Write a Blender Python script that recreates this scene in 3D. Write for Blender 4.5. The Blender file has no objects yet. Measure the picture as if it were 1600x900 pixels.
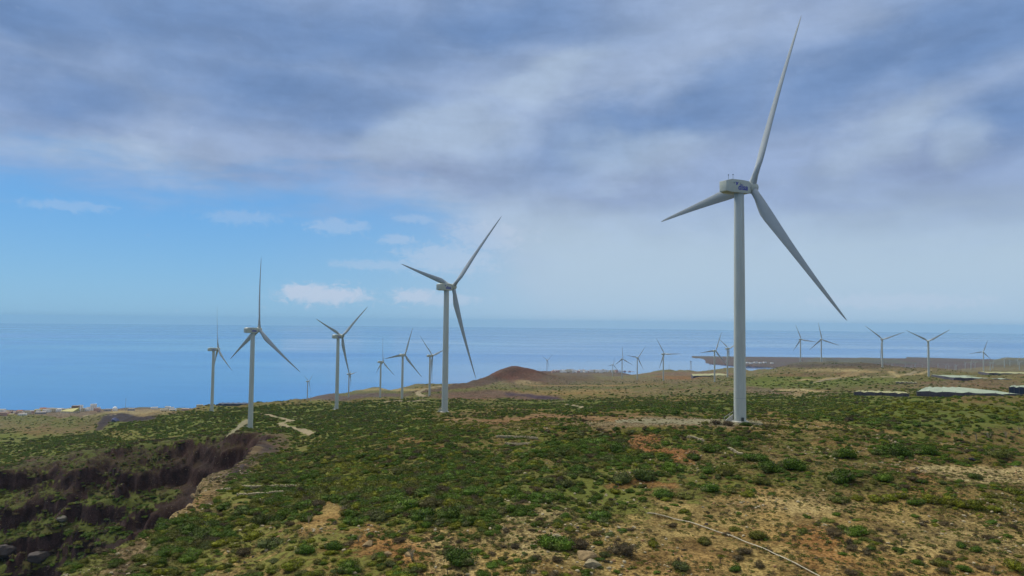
import bpy, bmesh, math, random
import numpy as np
from mathutils import Vector, Matrix
R = math.radians
scene = bpy.context.scene
COL = scene.collection
random.seed(7)
rng = np.random.default_rng(7)

# ------------------------------------------------------------------ camera
F = 1143.0                       # focal length in pixels of the 1600 px wide photograph
PITCH = math.atan(54.2 / F)
ROLL = math.atan(.0103)
FW = np.array([0, math.cos(PITCH), math.sin(PITCH)])
UP0 = np.array([0, -math.sin(PITCH), math.cos(PITCH)])
RT0 = np.array([1., 0, 0])
RT = RT0 * math.cos(ROLL) + UP0 * math.sin(ROLL)
UPV = -RT0 * math.sin(ROLL) + UP0 * math.cos(ROLL)
cam = bpy.data.cameras.new('camera')
cam.sensor_width = 36
cam.lens = 36 * F / 1600
cam.clip_start = 0.5
cam.clip_end = 400000
camo = bpy.data.objects.new('camera', cam)
COL.objects.link(camo)
camo.matrix_world = Matrix(((RT[0], UPV[0], -FW[0], 0), (RT[1], UPV[1], -FW[1], 0), (RT[2], UPV[2], -FW[2], 0), (0, 0, 0, 1)))
scene.camera = camo
SEA = -262.0                     # camera is the origin, 262 m above the sea


def proj(P):
    P = np.asarray(P, float)
    c = P @ FW
    return 800 + F * (P @ RT) / c, 450 - F * (P @ UPV) / c


def ray(px, py):
    return RT * (px - 800) / F + UPV * (450 - py) / F + FW


# ------------------------------------------------------------------ sky, sun, exposure
scene.view_settings.view_transform = 'Standard'
scene.view_settings.look = 'None'
scene.view_settings.gamma = 1
scene.view_settings.exposure = 0.0
SUN_EL, SUN_AZ = 50.0, -42.0     # degrees, azimuth from +Y towards +X
sl = bpy.data.lights.new('sun', 'SUN')
sl.energy = 3.2
sl.angle = R(11)
sl.color = (1.0, .91, .74)
so = bpy.data.objects.new('sun', sl)
COL.objects.link(so)
sd = Vector((math.sin(R(SUN_AZ)) * math.cos(R(SUN_EL)), math.cos(R(SUN_AZ)) * math.cos(R(SUN_EL)), math.sin(R(SUN_EL))))
so.rotation_euler = sd.to_track_quat('Z', 'Y').to_euler()

world = bpy.data.worlds.new('World')
scene.world = world
world.use_nodes = True
WT = world.node_tree
WT.nodes.clear()


class G:
    """tiny helper that writes node trees as expressions"""
    def __init__(self, tree): self.t = tree
    def n(self, kind, **kw):
        nd = self.t.nodes.new(kind)
        for k, v in kw.items(): setattr(nd, k, v)
        return nd
    def put(self, sock, v):
        if isinstance(v, bpy.types.NodeSocket): self.t.links.new(v, sock)
        elif isinstance(v, (tuple, list)) and len(v) == 3 and len(sock.default_value) == 4: sock.default_value = (*v, 1)
        else: sock.default_value = v
    def m(self, op, a, b=None, c=None, clamp=False):
        nd = self.n('ShaderNodeMath', operation=op, use_clamp=clamp)
        self.put(nd.inputs[0], a)
        if b is not None: self.put(nd.inputs[1], b)
        if c is not None: self.put(nd.inputs[2], c)
        return nd.outputs[0]
    def add(self, a, b): return self.m('ADD', a, b)
    def sub(self, a, b): return self.m('SUBTRACT', a, b)
    def mul(self, a, b): return self.m('MULTIPLY', a, b)
    def sstep(self, x, lo, hi, a=0., b=1.):
        nd = self.n('ShaderNodeMapRange', interpolation_type='SMOOTHSTEP')
        for s, v in zip(nd.inputs[:5], (x, lo, hi, a, b)): self.put(s, v)
        return nd.outputs[0]
    def mix(self, f, a, b, mode='MIX'):
        nd = self.n('ShaderNodeMix', data_type='RGBA', blend_type=mode)
        self.put(nd.inputs['Factor'], f)
        self.put(nd.inputs[6], a)
        self.put(nd.inputs[7], b)
        return nd.outputs[2]
    def noise(self, vec, scale, detail=4, rough=.55, dist=0.):
        nd = self.n('ShaderNodeTexNoise')
        if vec is not None: self.put(nd.inputs['Vector'], vec)
        nd.inputs['Scale'].default_value = scale
        nd.inputs['Detail'].default_value = detail
        nd.inputs['Roughness'].default_value = rough
        nd.inputs['Distortion'].default_value = dist
        return nd.outputs['Fac']
    def xyz(self, x, y, z):
        nd = self.n('ShaderNodeCombineXYZ')
        for s, v in zip(nd.inputs, (x, y, z)): self.put(s, v)
        return nd.outputs[0]
    def ramp(self, f, stops, interp='EASE'):
        nd = self.n('ShaderNodeValToRGB')
        cr = nd.color_ramp
        cr.interpolation = interp
        while len(cr.elements) < len(stops): cr.elements.new(.5)
        for e, (p, c) in zip(cr.elements, stops):
            e.position = p
            e.color = (*c, 1) if isinstance(c, tuple) else (c, c, c, 1)
        self.put(nd.inputs[0], f)
        return nd.outputs[0]


def srgb(r, g, b):
    return tuple((v / 255 / 12.92) if v / 255 <= .04045 else ((v / 255 + .055) / 1.055) ** 2.4 for v in (r, g, b))


def ang(px, py):                 # photograph pixel -> (azimuth, tangent of elevation) on the sky
    d = ray(px, py)
    return math.atan2(d[0], d[1]), d[2] / math.hypot(d[0], d[1])


def build_sky():
    g = G(WT)
    tc = g.n('ShaderNodeTexCoord').outputs['Generated']
    s = g.n('ShaderNodeSeparateXYZ'); g.put(s.inputs[0], tc)
    x, y, z = s.outputs
    u = g.m('ARCTAN2', x, y)
    h = g.m('SQRT', g.add(g.mul(x, x), g.mul(y, y)))
    v = g.m('DIVIDE', z, g.m('MAXIMUM', h, .001))
    # noise on a cloud ceiling seen in perspective
    zz = g.add(g.m('MAXIMUM', z, 0.), .10)
    cx, cy = g.m('DIVIDE', x, zz), g.m('DIVIDE', y, zz)
    cp = g.xyz(cx, cy, 0.)
    sp = g.xyz(g.mul(u, 1.), g.mul(v, 1.65), 3.)
    nA = g.noise(cp, .55, 7, .55, .35)
    nB = g.noise(sp, 3.2, 7, .58, .25)
    nC = g.noise(sp, 9., 8, .62, .3)
    nE = g.noise(g.xyz(g.mul(u, 1.), g.mul(v, 4.5), 11.), 7., 5, .6, .3)
    nAc, nBc, nCc, nEc = (g.sub(q, .5) for q in (nA, nB, nC, nE))
    wu = g.add(u, g.mul(nBc, .28))
    wv = g.add(v, g.mul(g.sub(g.noise(g.xyz(u, g.mul(v, 2.), 7.), 4., 5, .55), .5), .14))

    def blob(px, py, rx, ry, tilt=0., warp=True, power=1.):
        u0, v0 = ang(px, py)
        du = g.sub(wu if warp else u, u0)
        dv = g.sub(wv if warp else v, v0)
        ca, sa = math.cos(R(tilt)), math.sin(R(tilt))
        a = g.add(g.mul(du, ca * F / rx), g.mul(dv, sa * F / rx))
        b = g.add(g.mul(du, -sa * F / ry), g.mul(dv, ca * F / ry))
        e = g.add(g.mul(a, a), g.mul(b, b))
        return g.m('POWER', 2.718, g.mul(e, -1.))
    # clear sky: Nishita, brought to the photograph's blue
    nish = g.n('ShaderNodeTexSky', sky_type='NISHITA')
    nish.sun_disc = False
    nish.sun_elevation = R(SUN_EL)
    nish.sun_rotation = R(SUN_AZ)
    nish.altitude = 260
    nish.air_density = 1.3
    nish.dust_density = .25
    nish.ozone_density = 3.
    STR = .1
    k = 1 / STR
    blue = g.mix(1., nish.outputs[0], (.48, .80, 1.02), 'MULTIPLY')
    lowblue = tuple(c * k for c in srgb(134, 182, 224))
    hiblue = tuple(c * k for c in srgb(104, 163, 224))
    grad = g.mix(g.sstep(v, .0, .17), lowblue, hiblue)
    blue = g.mix(.82, blue, grad)
    # the deck's ragged lower edge
    un = g.add(g.mul(u, 1 / 6.2832), .5)
    pts = [(-2200, 200), (-300, 270), (0, 283), (120, 290), (230, 304), (330, 318), (430, 322), (560, 330), (660, 345), (735, 385), (800, 450), (860, 540)]
    stops = []
    for px, py in pts:
        a, b = ang(px, py)
        stops.append((a / 6.2832 + .5, max(b, -.03) + .05))
    stops.append((1., .0))
    edge = g.sub(g.ramp(un, stops, 'LINEAR'), .05)
    dv = g.sub(v, edge)
    cov = g.sstep(g.add(dv, g.add(g.mul(nEc, .10), g.mul(nCc, .05))), -.03, .075)
    # deck colours
    lav = tuple(c * k for c in srgb(163, 182, 212))
    mid = tuple(c * k for c in srgb(150, 171, 206))
    dark = tuple(c * k for c in srgb(108, 139, 185))
    pale = tuple(c * k for c in srgb(178, 197, 219))
    gray = tuple(c * k for c in srgb(138, 157, 193))
    deck = g.mix(g.sstep(g.add(nB, g.mul(nCc, .5)), .36, .64), mid, lav)
    D = None
    for b_ in [(400, 40, 560, 120, 4), (440, 150, 300, 75, -4), (40, 20, 260, 70, 0), (1040, 185, 270, 55, 16), (1330, 100, 300, 60, 18), (1560, 40, 300, 80, 8), (760, 25, 300, 80, 0), (1590, 190, 150, 60, 10), (60, 130, 200, 60, 0)]:
        q = g.mul(blob(*b_), .95)
        D = q if D is None else g.m('MAXIMUM', D, q)
    D = g.m('MAXIMUM', D, g.mul(g.sstep(nA, .45, .66), g.sstep(v, .5, .8, 0., .8)))     # overhead and behind: the same broken deck
    D = g.sstep(g.add(D, g.add(g.mul(nBc, .8), g.mul(nCc, .45))), .0, 1.15)
    deck = g.mix(D, deck, dark)
    Gm = None
    for b_ in [(1520, 325, 220, 45, -8), (1250, 340, 110, 30, -20), (960, 300, 90, 30, 0), (640, 265, 170, 26, 0), (420, 262, 120, 18, 0), (1420, 250, 120, 40, 0)]:
        q = blob(*b_)
        Gm = q if Gm is None else g.m('MAXIMUM', Gm, q)
    deck = g.mix(g.mul(g.sstep(g.add(Gm, g.add(g.mul(nCc, .9), g.mul(nBc, .5))), .05, .9), .8), deck, gray)
    Pm = None
    for b_ in [(1350, 215, 120, 45, 20), (880, 350, 200, 60, 0), (700, 225, 170, 45, 10), (1250, 425, 470, 60, 0), (1000, 390, 260, 60, 0), (880, 130, 120, 40, 30), (120, 232, 190, 24, 0), (1480, 215, 60, 30, 0), (990, 230, 110, 40, 0)]:
        q = blob(*b_)
        Pm = q if Pm is None else g.m('MAXIMUM', Pm, q)
    deck = g.mix(g.mul(g.sstep(g.add(Pm, g.add(g.mul(nCc, .8), g.mul(nBc, .4))), .1, 1.), .5), deck, pale)
    nF = g.noise(g.xyz(g.mul(u, 1.), g.mul(v, 1.5), 33.), 12., 8, .62, .25)
    mot = g.sstep(g.add(g.mul(nF, .6), g.mul(nE, .4)), .3, .7, .88, 1.10)
    mv = g.n('ShaderNodeVectorMath', operation='SCALE'); g.put(mv.inputs[0], deck); g.put(mv.inputs['Scale'], mot)
    deck = mv.outputs[0]
    # unseen cloud overhead and round the hidden sun, brightened to light the ground
    sdv = (sd.x, sd.y, sd.z)
    vd = g.n('ShaderNodeVectorMath', operation='DOT_PRODUCT'); g.put(vd.inputs[0], tc); vd.inputs[1].default_value = sdv
    glow = g.add(g.sstep(vd.outputs['Value'], .915, 1., 1., 8.), g.sstep(z, .45, .8, 0., .25))
    deck = g.mix(g.sstep(z, .42, .62, 0., .75), deck, tuple(c * k for c in srgb(196, 196, 188)))
    gl = g.n('ShaderNodeVectorMath', operation='SCALE'); g.put(gl.inputs[0], deck); g.put(gl.inputs['Scale'], glow)
    deck = gl.outputs[0]
    sky = g.mix(cov, blue, deck)
    # pale veil low on the right
    veil = g.mul(g.sstep(u, -.20, .12), g.sstep(g.add(v, g.mul(nEc, .07)), .19, .05))
    vc = g.mix(g.sstep(v, .0, .07), tuple(c * k for c in srgb(180, 203, 221)), tuple(c * k for c in srgb(186, 205, 220)))
    sky = g.mix(g.mul(veil, .92), sky, vc)
    veil2 = g.mul(g.sstep(u, -.42, -.02), g.sstep(v, .22, .02))
    sky = g.mix(g.mul(veil2, .45), sky, tuple(c * k for c in srgb(165, 195, 222)))
    # small fair-weather clouds and wisps over the sea
    C = None
    puff = g.mul(g.sub(g.noise(g.xyz(u, g.mul(v, 1.6), 21.), 62., 6, .68, .8), .5), 4.2)
    for px, py, rx, ry, a in [(505, 461, 74, 17, 1.), (470, 457, 36, 15, 1.), (552, 465, 34, 10, .7), (648, 462, 40, 14, .85), (700, 468, 56, 12, .55), (524, 354, 50, 13, .36), (622, 374, 36, 9, .4),
                              (645, 342, 36, 8, .3), (105, 322, 60, 9, .28), (590, 414, 80, 9, .35), (700, 405, 90, 26, .5), (760, 370, 70, 26, .5), (375, 340, 60, 12, .25), (1400, 470, 130, 12, .4)]:
        q = g.mul(g.sstep(g.add(blob(px, py, rx, ry, 0, False), g.mul(puff, .42)), .22, .85), a)
        C = q if C is None else g.m('MAXIMUM', C, q)
    sky = g.mix(g.mul(C, .85), sky, tuple(c * k for c in srgb(194, 207, 227)))
    # below the horizon the world repeats the horizon colour
    bg = g.n('ShaderNodeBackground')
    g.put(bg.inputs[0], sky)
    bg.inputs[1].default_value = STR
    out = g.n('ShaderNodeOutputWorld')
    WT.links.new(bg.outputs[0], out.inputs[0])


build_sky()

# ------------------------------------------------------------------ helpers for objects
def tag(o, label=None, cat=None, group=None, kind=None):
    if label: o['label'] = label
    if cat: o['category'] = cat
    if group: o['group'] = group
    if kind: o['kind'] = kind
    return o


def link(o, parent=None):
    COL.objects.link(o)
    if parent is not None: o.parent = parent
    return o


def mesh_np(name, V, Fc, mat=None, smooth=False, mats=None, mi=None):
    me = bpy.data.meshes.new(name)
    V = np.asarray(V, np.float32).reshape(-1, 3)
    if isinstance(Fc, np.ndarray):
        nf, k = Fc.shape
        me.vertices.add(len(V)); me.vertices.foreach_set('co', V.ravel())
        me.loops.add(nf * k); me.loops.foreach_set('vertex_index', Fc.astype(np.int32).ravel())
        me.polygons.add(nf)
        me.polygons.foreach_set('loop_start', np.arange(0, nf * k, k, dtype=np.int32))
    else:
        me.from_pydata(V.tolist(), [], Fc)
    if smooth: me.polygons.foreach_set('use_smooth', np.ones(len(me.polygons), bool))
    for m_ in (mats or ([mat] if mat else [])): me.materials.append(m_)
    if mi is not None: me.polygons.foreach_set('material_index', np.asarray(mi, np.int32))
    me.update(calc_edges=True)
    return me


def obj(name, me, parent=None, loc=None, rot=None, scl=None):
    o = bpy.data.objects.new(name, me)
    link(o, parent)
    if loc is not None: o.location = loc
    if rot is not None: o.rotation_euler = rot
    if scl is not None: o.scale = scl
    return o


def empty(name, loc, rz=0.):
    o = bpy.data.objects.new(name, None)
    o.empty_display_size = .5
    COL.objects.link(o)
    o.location = loc
    o.rotation_euler = (0, 0, rz)
    return o


class MB:
    """collects boxes, tubes and lofts into one mesh"""
    def __init__(self): self.V = []; self.F = []
    def add(self, V, Fc):
        b = len(self.V)
        self.V += [tuple(v) for v in V]
        self.F += [[b + i for i in f] for f in Fc]
    def box(self, x0, x1, y0, y1, z0, z1):
        V = [(x, y, z) for z in (z0, z1) for y in (y0, y1) for x in (x0, x1)]
        self.add(V, [(0, 2, 3, 1), (4, 5, 7, 6), (0, 1, 5, 4), (2, 6, 7, 3), (0, 4, 6, 2), (1, 3, 7, 5)])
    def loft(self, rings, cap=True):
        n = len(rings[0]); V = [p for r in rings for p in r]; Fc = []
        for i in range(len(rings) - 1):
            for j in range(n):
                k = (j + 1) % n
                Fc.append((i * n + j, i * n + k, (i + 1) * n + k, (i + 1) * n + j))
        if cap:
            Fc.append(tuple(range(n - 1, -1, -1)))
            Fc.append(tuple((len(rings) - 1) * n + j for j in range(n)))
        self.add(V, Fc)
    def lathe(self, prof, n=32, axis='z', origin=(0, 0, 0)):
        rings = []
        for r, h in prof:
            ring = []
            for j in range(n):
                a = 2 * math.pi * j / n
                c, s = r * math.cos(a), r * math.sin(a)
                p = (c, s, h) if axis == 'z' else (h, c, s)
                ring.append(tuple(p[i] + origin[i] for i in range(3)))
            rings.append(ring)
        self.loft(rings)
    def tube(self, pts, r, n=8, r2=None):
        rings = []
        pts = [Vector(p) for p in pts]
        for i, p in enumerate(pts):
            d = (pts[min(i + 1, len(pts) - 1)] - pts[max(i - 1, 0)]).normalized()
            a = d.orthogonal().normalized() if abs(d.z) < .9 else d.cross(Vector((1, 0, 0))).normalized()
            if abs(d.z) < .9: a = d.cross(Vector((0, 0, 1))).normalized()
            b = d.cross(a)
            rr = r if r2 is None else r + (r2 - r) * i / (len(pts) - 1)
            rings.append([tuple(p + (a * math.cos(2 * math.pi * j / n) + b * math.sin(2 * math.pi * j / n)) * rr) for j in range(n)])
        self.loft(rings)
    def mesh(self, name, mat, smooth=False, bevel=0.):
        me = mesh_np(name, self.V, self.F, mat)
        bm = bmesh.new(); bm.from_mesh(me)
        bmesh.ops.recalc_face_normals(bm, faces=bm.faces)
        if bevel:
            bmesh.ops.bevel(bm, geom=[e for e in bm.edges if e.is_manifold and e.calc_face_angle(0) > .5], offset=bevel, segments=2, affect='EDGES', profile=.6)
        bm.to_mesh(me); bm.free()
        if smooth:
            me.polygons.foreach_set('use_smooth', np.ones(len(me.polygons), bool))
            me.set_sharp_from_angle(angle=R(38))
        return me


def pmat(name, col, rough=.6, spec=.3, fn=None, metal=0.):
    m = bpy.data.materials.new(name)
    m.use_nodes = True
    b = m.node_tree.nodes['Principled BSDF']
    b.inputs['Base Color'].default_value = (*col, 1)
    b.inputs['Roughness'].default_value = rough
    b.inputs['Specular IOR Level'].default_value = spec
    b.inputs['Metallic'].default_value = metal
    if fn: fn(G(m.node_tree), b)
    return m


def mottled(col, amt=.25, scale=1.5, bump=0., zs=1.):
    """a slightly uneven, weathered version of one colour"""
    def fn(g, b):
        tc = g.n('ShaderNodeTexCoord').outputs['Object']
        mp = g.n('ShaderNodeMapping'); g.put(mp.inputs[0], tc); mp.inputs['Scale'].default_value = (1, 1, zs)
        n = g.add(g.mul(g.noise(mp.outputs[0], scale, 6, .6), .6), g.mul(g.noise(mp.outputs[0], scale * 7, 4, .6), .4))
        f = g.sstep(n, .3, .7)
        c = g.mix(f, tuple(v * (1 - amt) for v in col), tuple(min(1, v * (1 + amt)) for v in col))
        g.put(b.inputs['Base Color'], c)
        if bump:
            bp = g.n('ShaderNodeBump'); bp.inputs['Strength'].default_value = bump; bp.inputs['Distance'].default_value = .1
            g.put(bp.inputs['Height'], n); g.put(b.inputs['Normal'], bp.outputs[0])
    return fn


# ------------------------------------------------------------------ terrain
def hash2(ix, iy, seed):
    h = (ix * 374761393 + iy * 668265263 + seed * 1442695041) & 0xFFFFFFFF
    h = ((h ^ (h >> 13)) * 1274126177) & 0xFFFFFFFF
    return ((h ^ (h >> 16)) & 0xFFFF) / 65535.0


def vnoise(x, y, seed=0):
    ix, iy = np.floor(x).astype(np.int64), np.floor(y).astype(np.int64)
    fx, fy = x - ix, y - iy
    fx, fy = fx * fx * (3 - 2 * fx), fy * fy * (3 - 2 * fy)
    a, b = hash2(ix, iy, seed), hash2(ix + 1, iy, seed)
    c, d = hash2(ix, iy + 1, seed), hash2(ix + 1, iy + 1, seed)
    return (a + (b - a) * fx) * (1 - fy) + (c + (d - c) * fx) * fy - .5


def fbm(x, y, scale, octv=4, seed=0, gain=.5):
    s, a = 0, 1.
    ca, sa = .8, .6
    for o in range(octv):
        s = s + a * vnoise(x / scale, y / scale, seed + o * 17)
        x, y = ca * x - sa * y + 13.7, sa * x + ca * y - 5.1
        scale, a = scale / 2.03, a * gain
    return s


def smooth01(x): x = np.clip(x, 0, 1); return x * x * (3 - 2 * x)


def z_at(t, Y, py):              # height so that the point at azimuth tangent t, distance Y is seen at row py
    lo, hi = -400., 200.
    for _ in range(40):
        m = (lo + hi) / 2
        if proj((t * Y, Y, m))[1] > py: lo = m
        else: hi = m
    return m


# per azimuth: (distance, row seen in the photograph) or (distance, height) when height < 0
TG = {
 0: [(10, -26), (40, -26), (150, -32), (330, -60), (390, 740), (480, 715), (600, 700), (800, 683), (1100, 667), (1500, 652), (1900, 644), (2100, 640.5), (2170, -268), (3000, -300)],
 150: [(10, -26), (40, -26), (150, -32), (330, -56), (400, 705), (500, 690), (650, 678), (800, 668), (1100, 658), (1500, 649), (1900, 642), (2100, 639), (2180, -268), (3000, -300)],
 250: [(10, -26), (40, -26), (150, -32), (330, -54), (400, 692), (470, 680), (560, 665), (650, 652), (720, 646), (800, -108), (1100, 652), (1500, 647), (1900, 640.5), (2100, 637.5), (2200, -268), (3000, -300)],
 331: [(10, -26), (40, -26), (150, -33), (330, -54), (400, 683), (450, 672), (560, 655), (714, 643), (790, 639.5), (900, 636), (1100, -136), (1600, -200), (2000, 639), (2060, 638), (2120, -268), (3000, -300)],
 391: [(10, -26), (40, -26), (150, -32), (300, -47), (380, 676), (450, 670), (520, 655), (600, 645), (750, 637), (900, 633.5), (1100, -132), (1600, -210), (2000, -258), (2100, -268), (3000, -300)],
 470: [(10, -26), (40, -26), (100, -28), (200, -36), (260, 708), (330, 690), (400, 677), (500, 660), (600, 646), (750, 634), (900, 629), (1000, 627.5), (1300, -165), (1900, -218), (2239, -235), (2330, -240), (2450, 624), (2520, -268), (3000, -300)],
 527: [(10, -26), (40, -26), (100, -27.5), (187, -31), (250, -40), (330, 680), (430, 662), (520, 650), (607, 640), (800, 629), (1000, 625), (1300, -150), (1774, -181), (2300, -215), (2550, 614.5), (2750, -268), (3200, -300)],
 600: [(10, -26), (40, -26), (100, -27), (187, -30), (250, -37), (350, 668), (450, 655), (600, 640), (800, 629.5), (900, 626.5), (1100, 624), (1226, 622), (1500, -158), (2000, 613), (2500, 607.5), (2700, -268), (3200, -300)],
 671: [(10, -26), (40, -26), (100, -26.5), (187, -28), (250, -34), (354, 648), (500, 638), (700, 630), (900, 625.5), (1065, 621), (1400, 612), (1800, 606), (2200, 603.5), (2500, -268), (3200, -300)],
 740: [(10, -26), (40, -26), (100, -26), (187, -27.5), (250, 656), (310, 650.5), (354, 646.5), (420, -48), (600, 631), (800, 623), (1000, 617), (1300, 609), (1700, 601), (2000, 600), (2400, -225), (2700, -268), (3200, -300)],
 850: [(10, -26), (40, -26), (100, -25.5), (187, -26), (230, 658), (300, 650.5), (335, 649), (420, -49), (520, 634), (700, 626), (900, 618), (1200, 608), (1600, 597), (2000, 590), (2400, 585.5), (2800, -190), (3400, 582.5), (3900, 580), (4150, 579.5), (4250, -268), (5000, -300)],
 960: [(10, -26), (40, -26), (100, -25.5), (187, -25.5), (215, 662), (250, 654), (300, 648), (380, -42), (500, 632), (700, 622), (900, 613), (1200, 604), (1600, 599), (2000, 594.5), (2300, 592), (2700, 590), (3218, 591), (3700, 583), (4150, 579.5), (4250, -268), (5000, -300)],
 1036: [(10, -26), (40, -26), (100, -25.5), (187, -24.5), (215, 660), (250, 652), (300, 646), (380, -42), (500, 630), (700, 620), (900, 611), (1200, 602), (1647, 595.3), (2100, 588), (2500, 581), (2900, 578.5), (3300, -225), (3800, -268), (5000, -300)],
 1117: [(10, -26), (40, -26), (100, -25.5), (187, -23.9), (215, 655), (250, 648.5), (300, -39), (450, 632), (600, 624), (800, 613), (1000, 606), (1425, 596.8), (1536, 592), (2000, 584), (2500, 579.5), (2700, -175), (3500, -268), (5000, -300)],
 1156: [(10, -26), (40, -26), (100, -25.5), (187, -23.7), (205, 651), (222, 646.5), (260, -36), (400, 634), (600, 622), (800, 611), (1000, 604), (1400, 594), (1700, 587), (2100, 581), (2400, 579), (2700, -175), (3500, -268), (5000, -300)],
 1250: [(10, -26), (40, -26), (100, -25), (187, -24), (205, 655), (215, 652.5), (260, -36), (350, 640), (450, 631), (600, 619), (800, 606), (1000, 598), (1300, 585), (1500, 576), (1738, 570.5), (1900, 570), (2200, -150), (3000, -255), (3300, -268), (5000, -290)],
 1300: [(10, -26), (40, -26), (100, -25), (170, -24), (200, 665), (208, 662), (250, -36), (320, 640), (380, 632), (450, -46), (700, 610), (900, 600), (1200, 588), (1450, 577), (1683, 571.5), (1850, 570.5), (2200, -150), (3000, -235), (4500, -252)],
 1430: [(10, -26), (40, -26), (100, -25.5), (150, -24.5), (185, 690), (195, 687), (230, -37), (290, 640), (330, 620.5), (350, 619.5), (420, -47), (600, 613), (800, 606), (1100, 594), (1300, 585), (1450, 579), (1700, 576), (2300, -150), (3500, -215), (5000, -240)],
 1530: [(10, -26), (40, -26), (100, -26), (150, -25), (180, 697), (190, 695), (225, -38), (290, 640), (330, 618.5), (345, 618), (420, -47), (600, 611), (800, 602), (1000, 595), (1300, 587), (1600, 583), (2280, 580.3), (2400, 580), (3000, -200), (3500, -216), (5000, -240)],
 1600: [(10, -26), (40, -26), (100, -26.5), (150, -26), (180, -31), (190, -32.5), (225, -39), (300, 640), (350, 620), (365, 619), (430, -47), (600, 612), (800, 604), (1000, 596), (1300, 587), (1600, 583.5), (2300, 580), (3000, -200), (3500, -214), (5000, -240)],
}
TL = {                            # inside the gorge on the left
 0: [(10, -100), (60, -108), (280, -118), (320, 905), (343, 825), (356, 788), (361, 752), (378, 742), (390, 740)],
 75: [(10, -100), (60, -108), (280, -118), (320, 890), (345, 805), (358, 770), (364, 738), (380, 727), (400, 724)],
 150: [(10, -100), (60, -108), (280, -118), (320, 882), (347, 800), (362, 752), (367, 720), (382, 709), (400, 705)],
 220: [(10, -95), (60, -105), (270, -112), (320, 850), (350, 785), (366, 745), (371, 712), (386, 700), (400, 696)],
 285: [(10, -90), (60, -100), (270, -103), (330, 810), (355, 772), (369, 742), (375, 705), (388, 692), (400, 688)],
 340: [(10, -80), (60, -90), (270, -92), (330, 785), (355, 758), (366, 735), (373, 696), (386, 684), (400, 681)],
 400: [(10, -60), (60, -70), (250, -70), (320, 740), (350, 722), (366, 706), (378, 685), (400, 677)],
 480: [(10, -27), (60, -29), (200, -38), (300, 703), (340, 690), (400, 677)],
}
# turbines: x, y, z of the base, yaw of the rotor axis, blade phase, blade length
TURB = [
 (58.3, 187.3, -24.6, 25.1, 95.2, 42.1), (-31.7, 353.7, -43.2, 45.4, 73.2, 45.4), (-158.7, 449.7, -66.3, 50.5, 116.7, 44.3), (-289.7, 714.0, -89.0, 34.7, 3.6, 42.3),
 (-143.5, 606.9, -73.0, 53.0, 68.8, 38.3), (-618.8, 2237.2, -245.0, 40.0, 70.0, 38.0), (-390.9, 1772.6, -187.9, 29.8, 39.0, 39.3), (-217.7, 1225.6, -127.7, 34.7, 0.0, 41.8),
 (-133.0, 899.3, -101.2, 60.0, 100.6, 35.0), (-117.8, 1064.8, -109.3, 41.8, 48.8, 42.9), (177.3, 3637.8, -244.5, 38.4, 68.3, 46.0), (444.7, 3216.8, -239.7, 41.0, 104.0, 38.0),
 (342.2, 2266.8, -168.6, 46.2, 2.7, 40.1), (349.1, 2033.4, -153.5, 50.7, 83.4, 37.2), (340.9, 1645.8, -126.9, 42.0, 32.1, 40.7), (394.7, 1425.0, -110.7, 42.9, 99.5, 38.3),
 (452.1, 1535.1, -109.9, 28.0, 56.0, 37.0), (684.9, 1737.5, -93.0, 41.7, 21.4, 36.8), (710.9, 1682.5, -91.4, 48.5, 10.8, 39.6), (723.7, 1431.6, -85.5, 46.2, 51.0, 41.3),
 (675.5, 1188.4, -83.4, 56.7, 62.0, 36.0), (1466.3, 2279.1, -135.9, 61.2, 101.4, 38.9)]

TH = np.concatenate([np.linspace(-68, -39, 70)[:-1], np.linspace(-39, 39, 1500), np.linspace(39, 68, 70)[1:]])
TH = np.radians(TH)
RR = np.exp(np.linspace(math.log(12), math.log(7200), 1350))


def table(T, t, Y):
    """bilinear lookup in (azimuth tangent, log distance)"""
    pxs = sorted(T)
    rows = []
    ly = np.log(np.linspace(0, 1, 1200) * 0 + np.exp(np.linspace(math.log(8), math.log(9000), 1200)))
    for p in pxs:
        tt = (p - 800) / F
        ys, zs = [], []
        for Yq, v in T[p]:
            ys.append(math.log(Yq)); zs.append(v - .0044 * max(0, Yq - 150) if v < 0 else z_at(tt, Yq, v))
        r = np.interp(ly, ys, zs)
        kern = np.exp(-.5 * (np.arange(-9, 10) / 2.6) ** 2); kern /= kern.sum()
        rp = np.pad(r, 9, mode='edge')
        rows.append(np.convolve(rp, kern, 'valid'))
    rows = np.array(rows)
    tc = (np.array(pxs) - 800) / F
    # resample azimuthally, smooth, then look up
    tf = np.linspace(tc[0] - .3, tc[-1] + .3, 500)
    j = np.clip(np.searchsorted(tc, tf) - 1, 0, len(tc) - 2)
    w = np.clip((tf - tc[j]) / (tc[j + 1] - tc[j]), 0, 1)
    w = w * w * (3 - 2 * w) * .6 + w * .4
    fine = rows[j] * (1 - w)[:, None] + rows[j + 1] * w[:, None]
    a = np.clip((t - tf[0]) / (tf[1] - tf[0]), 0, len(tf) - 1.001)
    b = np.clip((np.log(np.maximum(Y, 8)) - ly[0]) / (ly[1] - ly[0]), 0, len(ly) - 1.001)
    ai, bi = a.astype(int), b.astype(int)
    fa, fb = a - ai, b - bi
    return (fine[ai, bi] * (1 - fa) * (1 - fb) + fine[ai + 1, bi] * fa * (1 - fb) + fine[ai, bi + 1] * (1 - fa) * fb + fine[ai + 1, bi + 1] * fa * fb)


RIM = np.array([(-20, -30), (-30, 20), (-42, 60), (-46, 81), (-53, 117), (-59, 145), (-68, 170), (-76, 205), (-87, 250), (-97, 300), (-110, 345), (-128, 385), (-150, 412)], float)


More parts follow.
